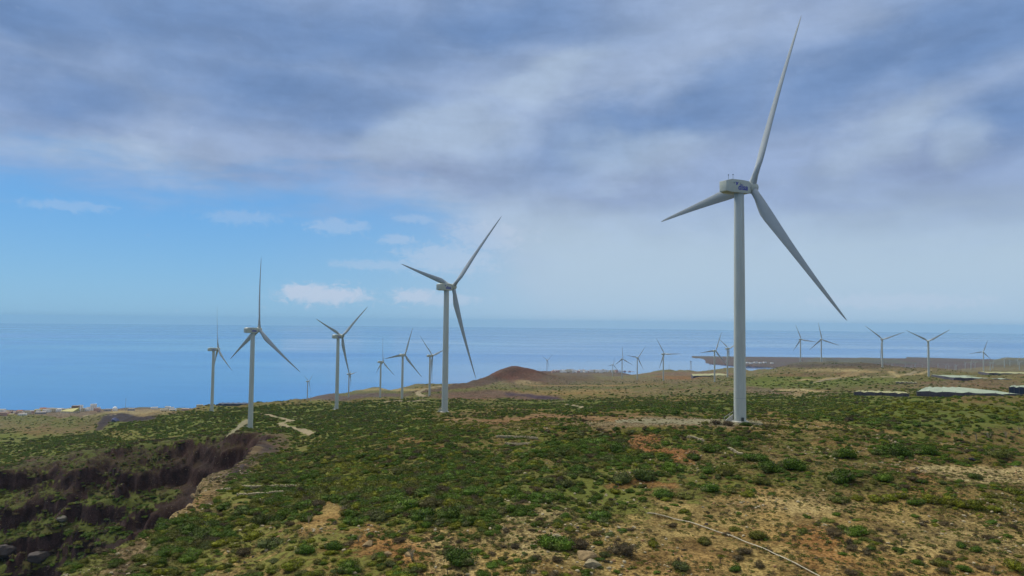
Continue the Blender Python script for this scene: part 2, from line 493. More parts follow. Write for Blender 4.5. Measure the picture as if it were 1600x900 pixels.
def rim_side(x, y):
    """signed distance to the gorge rim, positive inside the gorge (left)"""
    best = np.full(x.shape, 1e9); side = np.ones(x.shape)
    for (x0, y0), (x1, y1) in zip(RIM[:-1], RIM[1:]):
        dx, dy = x1 - x0, y1 - y0
        L2 = dx * dx + dy * dy
        s = np.clip(((x - x0) * dx + (y - y0) * dy) / L2, 0, 1)
        d = np.hypot(x - x0 - s * dx, y - y0 - s * dy)
        cr = dx * (y - y0) - dy * (x - x0)
        m = d < best
        best = np.where(m, d, best); side = np.where(m, np.sign(cr), side)
    return best * side


SKY_R = [(1078, 569), (1088, 566.2), (1092, 566.8), (1103, 565.2), (1118, 563.5), (1150, 562), (1200, 562), (1225, 563.5), (1262, 563), (1290, 560.5), (1310, 563.5), (1330, 562), (1346, 560), (1400, 563), (1440, 564.5),
         (1455, 563.5), (1500, 566), (1545, 565.5), (1556, 563), (1570, 560.2), (1590, 561), (1640, 561.5), (1800, 560), (2300, 560)]


def terrain(x, y):
    x = np.asarray(x, float); y = np.asarray(y, float)
    Y = np.maximum(y, 10)
    t = np.clip(x / Y, -1.6, 1.6)
    z = table(TG, t, Y)
    n1 = fbm(x, y, 9, 3, 5)
    s = rim_side(x + fbm(x, y, 22, 4, 91) * 9, y + fbm(x, y, 22, 4, 55) * 7)
    w = smooth01(s / 9.) * (1 - smooth01((Y - 385) / 25.)) * (t < (480 - 800) / F + .02)
    zl = table(TL, t, Y)
    # gorge walls: buttresses and ledges
    gv = fbm(x, y, 34, 4, 31) * 12 + (np.abs(fbm(x, y, 13, 4, 33)) - .2) * 9
    ext = smooth01((-t - .22) / .1) * smooth01((Y - 250) / 60) * (1 - smooth01((Y - 372) / 26.))
    zg_ = zl + gv * (.35 + .65 * ext) + fbm(x, y, 4.5, 3, 36) * 1.6
    st_ = 11.
    q_ = (zg_ + fbm(x, y, 50, 3, 37) * 9) / st_
    fr = q_ - np.floor(q_)
    zg_ = zg_ + st_ * (smooth01((fr - .55) / .4) - fr) * .5 * (1 - smooth01((Y - 372) / 22.))
    zg_ = np.minimum(zg_, np.maximum(z - .4, zl))
    z = z * (1 - w) + zg_ * w
    # distant capes and hills
    pts = np.array(SKY_R)
    tt = (pts[:, 0] - 800) / F
    zr = np.array([z_at(a, 5250, b) for a, b in zip(tt, pts[:, 1])])
    ridge = np.interp(t, tt, zr, left=-300)
    a = smooth01((Y - 4370) / 600.) * (1 - smooth01((Y - 5150) / 900.))
    yn = np.interp(t, (np.array([1078, 1092, 1120, 1160, 1225, 1300]) - 800) / F, [4980, 4880, 4740, 4560, 4400, 4340]) + fbm(x, y, 170, 4, 78) * 260
    a = a * smooth01((Y - yn) / 120.)
    hz = -262 + (ridge + 262) * a + 3 - 30 * (1 - smooth01((Y - yn) / 50.)) - 40 * smooth01((Y - 6000) / 500)
    hz = hz + (fbm(x, y, 240, 5, 77) * 22 - 3) * a * smooth01((ridge + 262) / 20)
    z = np.where((Y > 4320) & (t > (1080 - 800) / F), np.maximum(z, hz), z)
    # volcanic cone
    cx_, cy_ = 14., 1880.
    top = z_at(cx_ / cy_, cy_, 578.)
    dx, dy = x - cx_, y - cy_
    d = np.hypot(dx, dy * 1.15)
    cosl = np.clip(-dx / np.maximum(d, 1) * .5 + .5, 0, 1)          # 1 on the left flank
    pl = np.interp(d, np.array([0, 14, 30, 63, 104, 145, 195, 244, 310, 420]), np.array([0, .6, 3, 12, 28, 38.5, 46, 53, 62, 85]))
    pr = np.interp(d, np.array([0, 14, 36, 61, 94, 127, 151, 200, 260]), np.array([0, .6, 3, 10, 18.5, 30, 41, 62, 90]))
    zc = top - (pl * cosl + pr * (1 - cosl)) * (1 + fbm(np.arctan2(dy, dx) * 90, d * .25, 34, 4, 8) * .30 * smooth01(d / 60)) + fbm(x, y, 30, 4, 6) * 2.
    k = 4.
    z = np.where(d < 420, k * np.logaddexp(z / k, zc / k), z)
    d = np.hypot((x - 2460) / 220, (y - 3550) / 260); z = z + 58 * np.exp(-d * d)
    # undulation and small relief
    amp = smooth01((Y - 220) / 900.)
    land = (z > SEA + 2) * (1 - .75 * smooth01((Y - 4250) / 60.))
    z = z + land * smooth01((t + .30) / .10) * smooth01((Y - 480) / 500.) * (1 - smooth01((Y - 3300) / 900.)) * (np.abs(fbm(x, y * .8, 230, 4, 61)) - .22) * 22 + land * (fbm(x, y, 90, 4, 3) * (1.6 + 6.5 * amp) + fbm(x, y, 14, 4, 9) * (.9 + 1.2 * amp) + fbm(x, y, 2.4, 3, 19) * .28 * (1 - smooth01((Y - 150) / 250)))
    # fine terracing of the old dry fields in front of the big turbine
    tb = smooth01((Y - 95) / 30) * (1 - smooth01((Y - 330) / 60)) * smooth01((t + .30) / .05)
    q = y + fbm(x, y, 60, 3, 44) * 26
    z = z + tb * .38 * (np.abs(((q / 13.) % 1) - .5) * 2 - .5)
    return z


CORR = []


def height_fn(x, y):
    z = terrain(x, y)
    for cx_, cy_, dz, rad in CORR:
        d2 = ((x - cx_) ** 2 + (y - cy_) ** 2) / rad ** 2
        z = z + dz * np.exp(-d2)
    return z


for T_ in TURB:
    rad = 10 + .022 * T_[1]
    CORR.append((T_[0], T_[1], T_[2] - float(height_fn(np.array([T_[0]]), np.array([T_[1]]))[0]), rad))
PADS = [(T_[0], T_[1], T_[2]) for T_ in TURB[:5]]

tg, rg = np.meshgrid(TH, RR, indexing='ij')
GX, GY = rg * np.sin(tg), rg * np.cos(tg)
GZ = height_fn(GX, GY)
for px_, py_, pz_ in PADS:        # level standing round each near tower
    d = np.hypot(GX - px_, GY - py_)
    w = 1 - smooth01((d - 4.5) / 4.5)
    GZ = GZ * (1 - w) + pz_ * w
# gravel crane pad left of the tall turbine
w = (1 - smooth01((np.abs(GX - 46) - 17) / 12)) * (1 - smooth01((np.abs(GY - 188) - 4) / 8))
GZ = GZ * (1 - w) + (-24.62) * w
NT, NR = GX.shape


def ground(x, y):
    """height of the terrain mesh"""
    x = np.asarray(x, float); y = np.asarray(y, float)
    th = np.arctan2(x, y); r = np.hypot(x, y)
    a = np.clip(np.interp(th, TH, np.arange(NT)), 0, NT - 1.001)
    b = np.clip(np.interp(np.log(np.maximum(r, 12)), np.log(RR), np.arange(NR)), 0, NR - 1.001)
    ai, bi = a.astype(int), b.astype(int)
    fa, fb = a - ai, b - bi
    return GZ[ai, bi] * (1 - fa) * (1 - fb) + GZ[ai + 1, bi] * fa * (1 - fb) + GZ[ai, bi + 1] * (1 - fa) * fb + GZ[ai + 1, bi + 1] * fa * fb


def hit(px, py, rmax=7000, rmin=30):
    for k in range(12):
        P = hit1(px, py + .35 * k, rmax, rmin)
        if P is not None: return P
    return None


def hit1(px, py, rmax, rmin):
    """where the sight line of a photograph pixel first meets the ground"""
    d = ray(px, py)
    h = math.hypot(d[0], d[1])
    rs = RR[(RR > rmin) & (RR < rmax)]
    X, Y_, Z = d[0] / h * rs, d[1] / h * rs, d[2] / h * rs
    g_ = ground(X, Y_)
    k = np.argmax(Z < g_)
    if not (Z < g_).any(): return None
    if k > 0:
        f0 = Z[k - 1] - g_[k - 1]; f1 = g_[k] - Z[k]
        f = f0 / (f0 + f1 + 1e-9)
    else: f = 1; k = 1
    r = rs[k - 1] + (rs[k] - rs[k - 1]) * f
    x, y = d[0] / h * r, d[1] / h * r
    return Vector((x, y, float(ground(np.array([x]), np.array([y]))[0])))


# ---- what grows and lies where (soil colours, with gorge shade and far haze painted in)
PX, PY = proj(np.stack([GX, np.maximum(GY, 1.), GZ], -1))
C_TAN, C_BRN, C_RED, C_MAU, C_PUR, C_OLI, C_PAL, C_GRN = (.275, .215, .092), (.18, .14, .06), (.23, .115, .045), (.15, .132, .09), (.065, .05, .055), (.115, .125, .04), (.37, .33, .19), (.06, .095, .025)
ZONES = [  # px, py, rx, ry, tilt, colour, strength, vegetation
 (800, 850, 1400, 90, 0, C_TAN, 1, .30), (430, 820, 330, 110, 0, C_TAN, .6, .66), (800, 735, 600, 60, 0, C_BRN, .8, .60), (680, 775, 330, 50, 2, C_OLI, .7, .88),
 (560, 705, 260, 40, 0, C_BRN, .8, .60), (1090, 700, 280, 26, 0, C_BRN, .8, .66), (1420, 705, 280, 34, 0, C_BRN, .7, .42), (1250, 830, 330, 70, 0, C_TAN, .5, .25),
 (1290, 850, 60, 30, 30, C_RED, .55, .08), (1040, 700, 60, 12, 20, C_RED, .8, .1), (610, 860, 60, 26, 10, C_RED, .6, .1), (1010, 762, 60, 10, -8, C_RED, .5, .1), (1430, 742, 60, 8, 8, C_RED, .6, .1),
 (1060, 880, 90, 30, 0, C_RED, .35, .1), (830, 830, 80, 40, 10, C_PAL, .6, .08), (700, 870, 50, 40, 0, C_PAL, .45, .08), (1520, 738, 95, 14, 4, C_PAL, .85, .03), (1240, 790, 120, 14, 0, C_PAL, .4, .08), (1500, 850, 130, 40, 0, C_PAL, .2, .14),
 (512, 800, 32, 24, 35, C_TAN, .9, .0), (640, 690, 60, 9, 8, C_RED, .35, .2), (590, 676, 90, 10, 8, C_BRN, .5, .2), (420, 690, 50, 22, -12, C_PUR, .6, .2),
 (130, 700, 230, 22, 0, C_OLI, .8, .75), (80, 735, 170, 20, -6, (.055, .034, .032), .85, .35), (250, 715, 130, 30, 0, (.05, .034, .036), .9, .35), (330, 720, 90, 50, -30, (.04, .032, .042), .95, .15),  # gorge entries here and below: dark rock with shade painted in
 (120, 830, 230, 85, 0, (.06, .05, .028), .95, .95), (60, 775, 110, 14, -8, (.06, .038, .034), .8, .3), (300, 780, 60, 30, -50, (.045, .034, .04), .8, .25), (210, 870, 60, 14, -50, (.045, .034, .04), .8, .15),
 (290, 668, 190, 24, -6, C_OLI, .9, .8), (230, 682, 90, 7, 4, C_TAN, .5, .3), (520, 655, 170, 28, 0, C_OLI, .9, .78), (150, 655, 200, 9, 0, C_OLI, .6, .5), (110, 645, 190, 4, 0, (.17, .14, .12), .8, .2),
 (120, 662, 70, 9, -8, C_PUR, .2, .2), (185, 660, 50, 7, -14, (.035, .03, .048), .95, .12), (200, 648, 70, 3, -4, C_PAL, .4, .25), (215, 650, 40, 3, 0, C_PAL, .5, .1),
 (590, 614, 120, 10, 0, C_OLI, .8, .4), (560, 618, 110, 4, 0, (.10, .075, .09), .8, .15), (625, 608, 60, 2.5, 0, C_PAL, .6, .1), (690, 630, 60, 9, 0, C_OLI, .7, .6), (665, 650, 50, 7, 0, C_BRN, .6, .3),
 (810, 584, 110, 22, 8, (.105, .062, .048), .97, .16), (720, 598, 80, 8, -12, (.09, .066, .055), .95, .2), (795, 582, 24, 14, 0, (.12, .06, .048), .6, .08), (1200, 566, 260, 7, 0, (.11, .112, .105), .9, .3), (1460, 566, 240, 5, 0, (.115, .118, .10), .9, .35), (830, 598, 40, 5, 0, C_PAL, .6, .2), (900, 592, 60, 9, 10, (.13, .11, .08), .8, .35),  # grey cape entries imitate distance haze in the ground colour
 (800, 612, 160, 8, -3, C_OLI, .7, .5), (790, 618, 90, 8, 0, (.13, .085, .075), .85, .2), (850, 620, 55, 5, 6, (.055, .042, .075), .95, .05), (880, 632, 120, 10, 0, C_OLI, .8, .6),
 (850, 654, 170, 4.2, -1, (.21, .14, .075), .95, .12), (1010, 603, 260, 9, 0, C_MAU, .7, .5), (960, 611, 180, 5, 0, C_TAN, .5, .2), (930, 600, 130, 1.2, 0, C_TAN, .6, .1), (1060, 594, 160, 5, 0, (.16, .135, .085), .7, .35),
 (1070, 589, 45, 3, 0, C_RED, .6, .1), (1250, 613, 270, 10, 0, C_MAU, .75, .5), (1180, 611, 60, 7, 0, (.16, .14, .115), .6, .2), (1250, 609, 45, 1.6, 0, C_PAL, .8, .05), (1190, 622, 70, 2.2, -12, C_PAL, .5, .1),
 (1280, 596, 160, 9, 0, C_OLI, .85, .7), (1290, 589, 45, 2., -8, C_PAL, .8, .05), (1340, 580, 60, 3, 0, C_PAL, .55, .1), (1280, 578, 50, 2.5, 0, C_PAL, .5, .2), (1290, 585, 100, 4, 0, (.15, .11, .07), .5, .3), (1420, 603, 140, 8, 0, (.15, .125, .08), .8, .45),
 (1450, 590, 110, 6, 0, C_OLI, .6, .4), (1420, 583, 35, 1.8, -12, C_PAL, .8, .0), (1540, 600, 90, 8, 0, (.155, .12, .085), .8, .35), (1380, 572, 200, 4, 0, C_PUR, .5, .2), (1500, 577, 140, 3, 0, (.18, .16, .10), .6, .3),
 (1440, 655, 240, 26, 0, C_GRN, .7, .92), (1480, 675, 150, 12, 0, C_BRN, .6, .5), (1060, 636, 180, 9, 0, C_OLI, .8, .8), (1300, 625, 200, 8, 0, C_OLI, .7, .7), (1250, 660, 100, 9, 8, C_TAN, .7, .2), (1330, 668, 90, 5, 8, C_TAN, .6, .25),
 (960, 584, 130, 2.6, 0, (.17, .14, .10), .6, .3), (1040, 661, 110, 8, 0, (.19, .175, .125), .9, .08), (1090, 583, 60, 3, 0, (.17, .12, .10), .6, .2),
]


def paint(px, py, x, y):
    c = np.empty(px.shape + (3,)); c[:] = C_BRN
    far = smooth01((np.hypot(x, y) - 500) / 1500.)[..., None]
    c = c * (1 - far) + np.array((.17, .15, .10)) * far
    vg = np.full(px.shape, .45)
    wx = px + fbm(px, py * 3, 60, 4, 101) * 60
    wy = py + fbm(px, py * 3, 60, 4, 202) * 14 * np.clip((py - 560) / 120, .1, 1.6)
    for zx, zy, rx, ry, tl, col, st, ve in ZONES:
        ca, sa = math.cos(R(tl)), math.sin(R(tl))
        dx, dy = wx - zx, wy - zy
        a = (dx * ca + dy * sa) / rx; b = (-dx * sa + dy * ca) / ry
        m_ = st * (1 - smooth01((np.sqrt(a * a + b * b) - .65) / .6))
        c = c * (1 - m_[..., None]) + np.array(col) * m_[..., None]
        vg = vg * (1 - m_) + ve * m_
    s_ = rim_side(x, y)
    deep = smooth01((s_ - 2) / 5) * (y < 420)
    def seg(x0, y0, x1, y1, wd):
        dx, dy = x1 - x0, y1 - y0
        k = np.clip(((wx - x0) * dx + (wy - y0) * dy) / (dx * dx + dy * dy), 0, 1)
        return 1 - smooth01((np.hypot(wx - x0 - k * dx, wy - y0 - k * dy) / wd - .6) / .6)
    foot = np.maximum(seg(345, 740, 300, 800, 42), seg(300, 800, 170, 905, 46)) * deep  # strip of painted shadow along the gorge foot
    gcol = np.array((.046, .034, .022)); foot_shade = np.array((.034, .024, .026))
    d_ = (deep * .85)[..., None]  # gorge ground: dark earth plus its shade, in one painted tone
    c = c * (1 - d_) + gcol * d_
    c = c * (1 - .95 * foot[..., None]) + foot_shade * .95 * foot[..., None]
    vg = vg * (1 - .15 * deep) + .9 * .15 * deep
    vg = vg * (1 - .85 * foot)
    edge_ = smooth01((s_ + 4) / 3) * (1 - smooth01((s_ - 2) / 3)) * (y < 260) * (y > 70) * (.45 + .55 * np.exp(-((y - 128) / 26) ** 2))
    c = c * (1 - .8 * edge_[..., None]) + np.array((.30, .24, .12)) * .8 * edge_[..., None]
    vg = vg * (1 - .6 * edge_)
    return c, vg


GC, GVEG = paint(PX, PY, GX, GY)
# steep rock shows through as bare dark basalt
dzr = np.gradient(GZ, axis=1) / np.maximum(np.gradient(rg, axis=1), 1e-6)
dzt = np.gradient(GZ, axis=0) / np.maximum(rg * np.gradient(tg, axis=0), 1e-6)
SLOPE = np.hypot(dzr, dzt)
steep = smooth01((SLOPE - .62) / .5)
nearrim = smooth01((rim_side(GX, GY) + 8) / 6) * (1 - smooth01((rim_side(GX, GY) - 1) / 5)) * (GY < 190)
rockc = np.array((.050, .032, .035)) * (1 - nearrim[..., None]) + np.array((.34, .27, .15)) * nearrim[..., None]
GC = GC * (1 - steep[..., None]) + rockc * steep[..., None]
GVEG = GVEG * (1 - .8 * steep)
# faint sea cliffs
cl = smooth01((SEA + 24 - GZ) / 16) * (GY > 1900)
GC = GC * (1 - cl[..., None]) + np.array((.12, .09, .09)) * cl[..., None]


def build_ground():
    V = np.stack([GX, GY, GZ], -1).reshape(-1, 3)
    i, j = np.meshgrid(np.arange(NT - 1), np.arange(NR - 1), indexing='ij')
    a = (i * NR + j).ravel()
    Fc = np.stack([a, a + NR, a + NR + 1, a + 1], -1)
    Fc = Fc[:, ::-1]
    # orientation: make normals point up
    p = V[Fc[0]]
    if np.cross(p[1] - p[0], p[2] - p[0])[2] < 0: Fc = Fc[:, ::-1]
    g_ = None

    def fn(g, b):
        ca = g.n('ShaderNodeAttribute', attribute_name='soil').outputs['Color']
        va = g.n('ShaderNodeAttribute', attribute_name='veg').outputs['Fac']
        tc = g.n('ShaderNodeTexCoord').outputs['Object']
        n0 = g.noise(tc, .035, 6, .6, .3)
        n1 = g.noise(tc, .22, 6, .62, .2)
        n2 = g.noise(tc, 1.3, 6, .68)
        n3 = g.noise(tc, 5.5, 4, .7)
        # patchy soil: stones, dust and dry litter
        pat = g.add(g.mul(n1, .5), g.add(g.mul(n2, .35), g.mul(n3, .25)))
        soil = g.mix(g.sstep(pat, .44, .66), g.mix(1., ca, (.40, .36, .30), 'MULTIPLY'), g.mix(1., ca, (1.42, 1.36, 1.2), 'MULTIPLY'))
        soil = g.mix(g.mul(g.sstep(n2, .52, .62), .5), soil, g.mix(1., ca, (.42, .38, .30), 'MULTIPLY'))
        soil = g.mix(g.mul(g.sstep(n0, .42, .66), .35), soil, g.mix(1., ca, (1.12, .74, .50), 'MULTIPLY'))
        v2 = g.n('ShaderNodeTexVoronoi'); g.put(v2.inputs['Vector'], tc); v2.inputs['Scale'].default_value = 2.6
        soil = g.mix(g.mul(g.sstep(v2.outputs['Distance'], .42, .60), .75), soil, g.mix(1., soil, (.45, .42, .36), 'MULTIPLY'))
        soil = g.mix(g.mul(g.sstep(v2.outputs['Distance'], .16, .06), .5), soil, g.mix(1., soil, (1.6, 1.6, 1.5), 'MULTIPLY'))
        vor = g.n('ShaderNodeTexVoronoi'); g.put(vor.inputs['Vector'], tc); vor.inputs['Scale'].default_value = 1.1
        st = g.mul(g.sstep(vor.outputs['Distance'], .20, .10), g.sstep(g.noise(tc, .3, 4, .6), .50, .62))
        soil = g.mix(g.mul(st, .55), soil, (.40, .34, .22))
        # low herbs and dry scrub between the shrubs
        vn = g.add(g.mul(g.noise(tc, .09, 5, .6, .3), .35), g.add(g.mul(g.noise(tc, .45, 6, .66), .45), g.mul(n2, .25)))
        vf = g.sstep(g.add(vn, g.mul(g.sub(va, .5), .46)), .47, .57)
        gcol = g.mix(g.sstep(n2, .35, .65), (.050, .074, .012), (.120, .150, .024))
        gcol = g.mix(g.sstep(g.noise(tc, .06, 4, .6), .5, .68), gcol, (.115, .10, .038))
        gcol = g.mix(.42, gcol, g.mix(1., ca, (.72, .80, .50), 'MULTIPLY'))
        g.put(b.inputs['Base Color'], g.mix(g.mul(vf, .9), soil, gcol))
        bp = g.n('ShaderNodeBump'); bp.inputs['Strength'].default_value = .85; bp.inputs['Distance'].default_value = .5
        g.put(bp.inputs['Height'], g.add(g.mul(n2, .6), g.add(g.mul(n3, .25), g.mul(vf, .5))))
        g.put(b.inputs['Normal'], bp.outputs[0])
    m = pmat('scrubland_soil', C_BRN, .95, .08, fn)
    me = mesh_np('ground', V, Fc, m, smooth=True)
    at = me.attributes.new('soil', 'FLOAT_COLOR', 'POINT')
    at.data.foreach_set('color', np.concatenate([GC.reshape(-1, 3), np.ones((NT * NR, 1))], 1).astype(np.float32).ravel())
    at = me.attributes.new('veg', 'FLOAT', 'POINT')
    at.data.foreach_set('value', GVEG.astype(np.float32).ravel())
    o = obj('ground', me)
    tag(o, kind='structure')
    return o


build_ground()


def build_sea():
    def fn(g, b):
        tc = g.n('ShaderNodeTexCoord').outputs['Object']
        mp = g.n('ShaderNodeMapping'); g.put(mp.inputs[0], tc); mp.inputs['Scale'].default_value = (.00022, .0006, 1)
        n = g.noise(mp.outputs[0], 1., 6, .6, .6)
        mp2 = g.n('ShaderNodeMapping'); g.put(mp2.inputs[0], tc); mp2.inputs['Scale'].default_value = (.002, .009, 1)
        n2 = g.noise(mp2.outputs[0], 1., 6, .65, .3)
        f = g.sstep(g.add(g.mul(n, .75), g.mul(n2, .25)), .40, .62)
        g.put(b.inputs['Base Color'], g.mix(f, (.005, .095, .30), (.012, .13, .38)))
        mp3 = g.n('ShaderNodeMapping'); g.put(mp3.inputs[0], tc); mp3.inputs['Scale'].default_value = (.05, .09, 1)
        bp = g.n('ShaderNodeBump'); bp.inputs['Strength'].default_value = .08; bp.inputs['Distance'].default_value = .5
        g.put(bp.inputs['Height'], g.noise(mp3.outputs[0], 1., 6, .65)); g.put(b.inputs['Normal'], bp.outputs[0])
        g.put(b.inputs['Roughness'], g.sstep(n, .3, .7, .07, .22))
    m = pmat('sea_water', (.02, .1, .3), .3, .5, fn)
    mb_V, mb_F = [], []
    rs = [500, 2000, 4000, 8000, 15000, 25000, 40000]
    n = 180
    for r in rs:
        for j in range(n):
            a = 2 * math.pi * j / n
            mb_V.append((r * math.cos(a), r * math.sin(a), SEA))
    for i in range(len(rs) - 1):
        for j in range(n):
            k = (j + 1) % n
            mb_F.append((i * n + j, (i + 1) * n + j, (i + 1) * n + k, i * n + k))
    me = mesh_np('sea', mb_V, mb_F, m)
    tag(obj('sea', me), kind='structure')


build_sea()

# haze: one even volume round everything
def build_haze():
    b = MB(); b.box(-42000, 42000, -42000, 42000, -345, 135)
    m = bpy.data.materials.new('sea_haze'); m.use_nodes = True
    nt = m.node_tree; nt.nodes.clear()
    v = nt.nodes.new('ShaderNodeVolumePrincipled')
    v.inputs['Color'].default_value = (.35, .66, 1., 1)
    v.inputs['Density'].default_value = 2.5e-5
    v.inputs['Anisotropy'].default_value = .0
    o = nt.nodes.new('ShaderNodeOutputMaterial')
    nt.links.new(v.outputs[0], o.inputs['Volume'])
    tag(obj('haze', b.mesh('haze', m)), kind='stuff')


build_haze()
scene.cycles.volume_bounces = 0
scene.cycles.max_bounces = 4
scene.cycles.diffuse_bounces = 2

#@@PART2
# ------------------------------------------------------------------ wind turbines
M_WHITE = pmat('turbine_paint', (.44, .48, .455), .42, .3, mottled((.44, .48, .455), .13, .5, 0, .08))
M_BLADE = pmat('blade_gelcoat', (.38, .42, .44), .4, .3, mottled((.38, .42, .44), .05, .3, 0))
M_NAC = pmat('nacelle_shell', (.42, .46, .41), .45, .3, mottled((.42, .46, .41), .07, .8, 0))
M_SEAM = pmat('weld_seam', (.33, .37, .38), .6)
M_CONC = pmat('concrete', (.42, .41, .36), .9, .2, mottled((.42, .41, .36), .2, 2.))
M_DARK = pmat('dark_metal', (.05, .06, .06), .5)
M_BLUE = pmat('blue_lettering', (.02, .03, .34), .5)
M_FADE = pmat('faded_mark', (.20, .26, .25), .6)
M_GALV = pmat('galvanised_steel', (.45, .46, .45), .45, .4)
HT = 60.
TILT = R(5)


def blade_mesh():
    b = MB(); n = 18; rings = []
    L = 45.
    for s, ch, th, tw in [(0, 1.9, 1.9, 0), (.03, 1.9, 1.9, 0), (.07, 2.15, 1.55, 14), (.12, 2.75, 1.15, 13), (.17, 3.15, .9, 11.5), (.22, 3.1, .72, 10), (.32, 2.65, .5, 7), (.45, 2.1, .36, 4.5), (.6, 1.6, .25, 2.5),
                          (.75, 1.15, .16, 1), (.88, .8, .1, 0), (.95, .52, .06, 0), (.985, .3, .03, 0), (1., .06, .01, 0)]:
        ring = []
        for j in range(n):
            a = 2 * math.pi * j / n
            cx_ = math.cos(a); f = (cx_ + 1) / 2
            thick = th * .5 * math.sin(a) * (1 if s < .05 else (.35 + .65 * math.sin(math.pi * min(1, f ** .7 + .02))))
            y = ch * (.5 * cx_ - (0 if s < .05 else .18 * min(1, (s - .05) / .1)))
            t_ = R(tw + 4)
            Y_, X_ = y * math.cos(t_) - thick * math.sin(t_), y * math.sin(t_) + thick * math.cos(t_)
            ring.append((X_ + 2.4 * s * s, Y_, s * L))
        rings.append(ring)
    b.loft(rings)
    return b.mesh('blade', M_BLADE, smooth=True)


ME_BLADE = blade_mesh()
b = MB(); b.lathe([(1.52, 0), (1.50, 6.0), (1.44, 20), (1.36, 40), (1.24, HT - 1.55)], 40)
ME_TOWER = b.mesh('tower', M_WHITE, True)
b = MB(); b.lathe([(1.54, 0), (1.54, .14)], 40)
ME_FLANGE = b.mesh('flange_ring', M_SEAM, True)
b = MB()
secs = [(-5.3, 1.3, -1.35, 1.3), (-3.7, 1.66, -1.6, 1.72), (0, 1.68, -1.62, 1.72), (2.0, 1.6, -1.6, 1.55), (2.9, 1.2, -1.2, 1.25)]
b.loft([[(x, -w, z0), (x, w, z0), (x, w, z1), (x, -w, z1)] for x, w, z0, z1 in secs])
ME_NAC = b.mesh('nacelle', M_NAC, True, .08)
b = MB(); b.lathe([(1.25, -1.35), (1.5, -1.0), (1.56, 0), (1.42, .8), (1.1, 1.35), (.6, 1.72), (.12, 1.86)], 28, 'x')
ME_HUB = b.mesh('rotor_hub', M_NAC, True)
b = MB(); b.tube([(0, 0, 0), (0, 0, 1.15)], .035); b.tube([(-.18, 0, 1.05), (.18, 0, 1.05)], .03); b.box(-.1, .1, -.1, .1, 1.12, 1.25)
ME_ANEMO = b.mesh('anemometer', M_DARK)
b = MB(); b.lathe([(2.15, -.5), (2.15, .22), (2.05, .3), (1.6, .32)], 40)
ME_FOUND = b.mesh('foundation', M_CONC, True)
b = MB(); b.box(-.45, .45, -.12, .02, 0, 2.1)
ME_DOOR = b.mesh('door', M_SEAM, False, .03)
ME_DOOR.materials[0] = M_DARK
b = MB()
for i in range(7): b.box(-.55, .55, -.28 * (i + 1) - .28, -.28 * (i + 1), 0, 1.75 - .25 * i - .04)
ME_STAIR = b.mesh('staircase', M_CONC)
b = MB()
for sx in (-.55, .55):
    b.tube([(sx, 0, 2.75), (sx, -2.4, .95)], .035); b.tube([(sx, -.1, 1.7), (sx, -.1, 2.7)], .03); b.tube([(sx, -1.2, .8), (sx, -1.2, 1.8)], .03); b.tube([(sx, -2.4, 0), (sx, -2.4, .95)], .03)
ME_RAIL = b.mesh('handrail', M_GALV)


def text_mesh(name, txt, size, mat, shear=.0, off=.0):
    cu = bpy.data.curves.new(name, 'FONT')
    cu.body = txt; cu.size = size; cu.shear = shear; cu.offset = off; cu.extrude = .012; cu.align_x = 'CENTER'; cu.align_y = 'CENTER'
    o = bpy.data.objects.new(name, cu); COL.objects.link(o)
    dg = bpy.context.evaluated_depsgraph_get()
    me = bpy.data.meshes.new_from_object(o.evaluated_get(dg))
    bpy.data.objects.remove(o); bpy.data.curves.remove(cu)
    me.materials.clear(); me.materials.append(mat); me.name = name
    return me


ME_TEXT = text_mesh('lettering', 'disa', 2.1, M_BLUE, .15, .03)
ME_TEXT_D = ME_TEXT.copy(); ME_TEXT_D.materials[0] = M_BLUE


def poly_mesh(name, pts, mat, d=.02):
    b = MB(); n = len(pts)
    b.add([(x, -d, z) for x, z in pts] + [(x, 0, z) for x, z in pts], [tuple(range(n)), tuple(range(2 * n - 1, n - 1, -1))] + [(i, (i + 1) % n, n + (i + 1) % n, n + i) for i in range(n)])
    return b.mesh(name, mat)


ME_BIRD = poly_mesh('emblem', [(-.52, .42), (-.30, .48), (-.02, .12), (.22, .44), (.55, .40), (.30, .18), (.16, -.16), (-.06, -.42), (-.34, -.40), (-.20, -.14), (-.30, .14)], M_BLUE)
ME_FADED = poly_mesh('emblem', [(-.36, .32), (.34, .34), (.12, .05), (-.02, -.36), (-.14, .02)], M_FADE)
ME_TRI = poly_mesh('emblem', [(-.2, -.28), (.26, -.28), (.02, .32)], M_FADE)

TLAB = ["tallest and nearest white wind turbine, with blue lettering on its nacelle",
 "second largest wind turbine, standing on bare ground left of the reddish cone hill",
 "wind turbine with one blade straight up, on the hilltop between two dirt tracks",
 "slim wind turbine left of the hilltop turbine, beside the long dark low shed",
 "wind turbine on the green slope with two blades raised in a V",
 "tiny wind turbine standing at the left end of the dark coastal cliff",
 "small far turbine just right of the green slope turbine with V blades",
 "thin distant turbine in front of the dark headland, one blade nearly upright",
 "distant turbine with a small dirt clearing at its foot, right of the headland turbine",
 "distant turbine beside the curved sandy track, just left of the second largest turbine",
 "far small turbine just behind the right flank of the reddish cone hill",
 "smallest and leftmost of the four turbines near the white coastal village",
 "turbine near the white village with one blade upright and two spread low",
 "turbine near the white village with one blade raised to the upper right",
 "grey turbine right of the white village with one blade level to the right",
 "turbine close left of the tallest tower, its right blade dipping before the cape",
 "turbine nearest the tallest tower on its left, two blades spread upward and thin",
 "left one of the pair of turbines on the skyline right of the tallest tower",
 "right one of the pair of turbines on the skyline right of the tallest tower",
 "turbine on the right ridge with two thin blades forming a wide V",
 "turbine with a broad V of thick blades, behind the right pale shed roofs",
 "rightmost larger turbine, in front of the far dark hills at the right edge"]


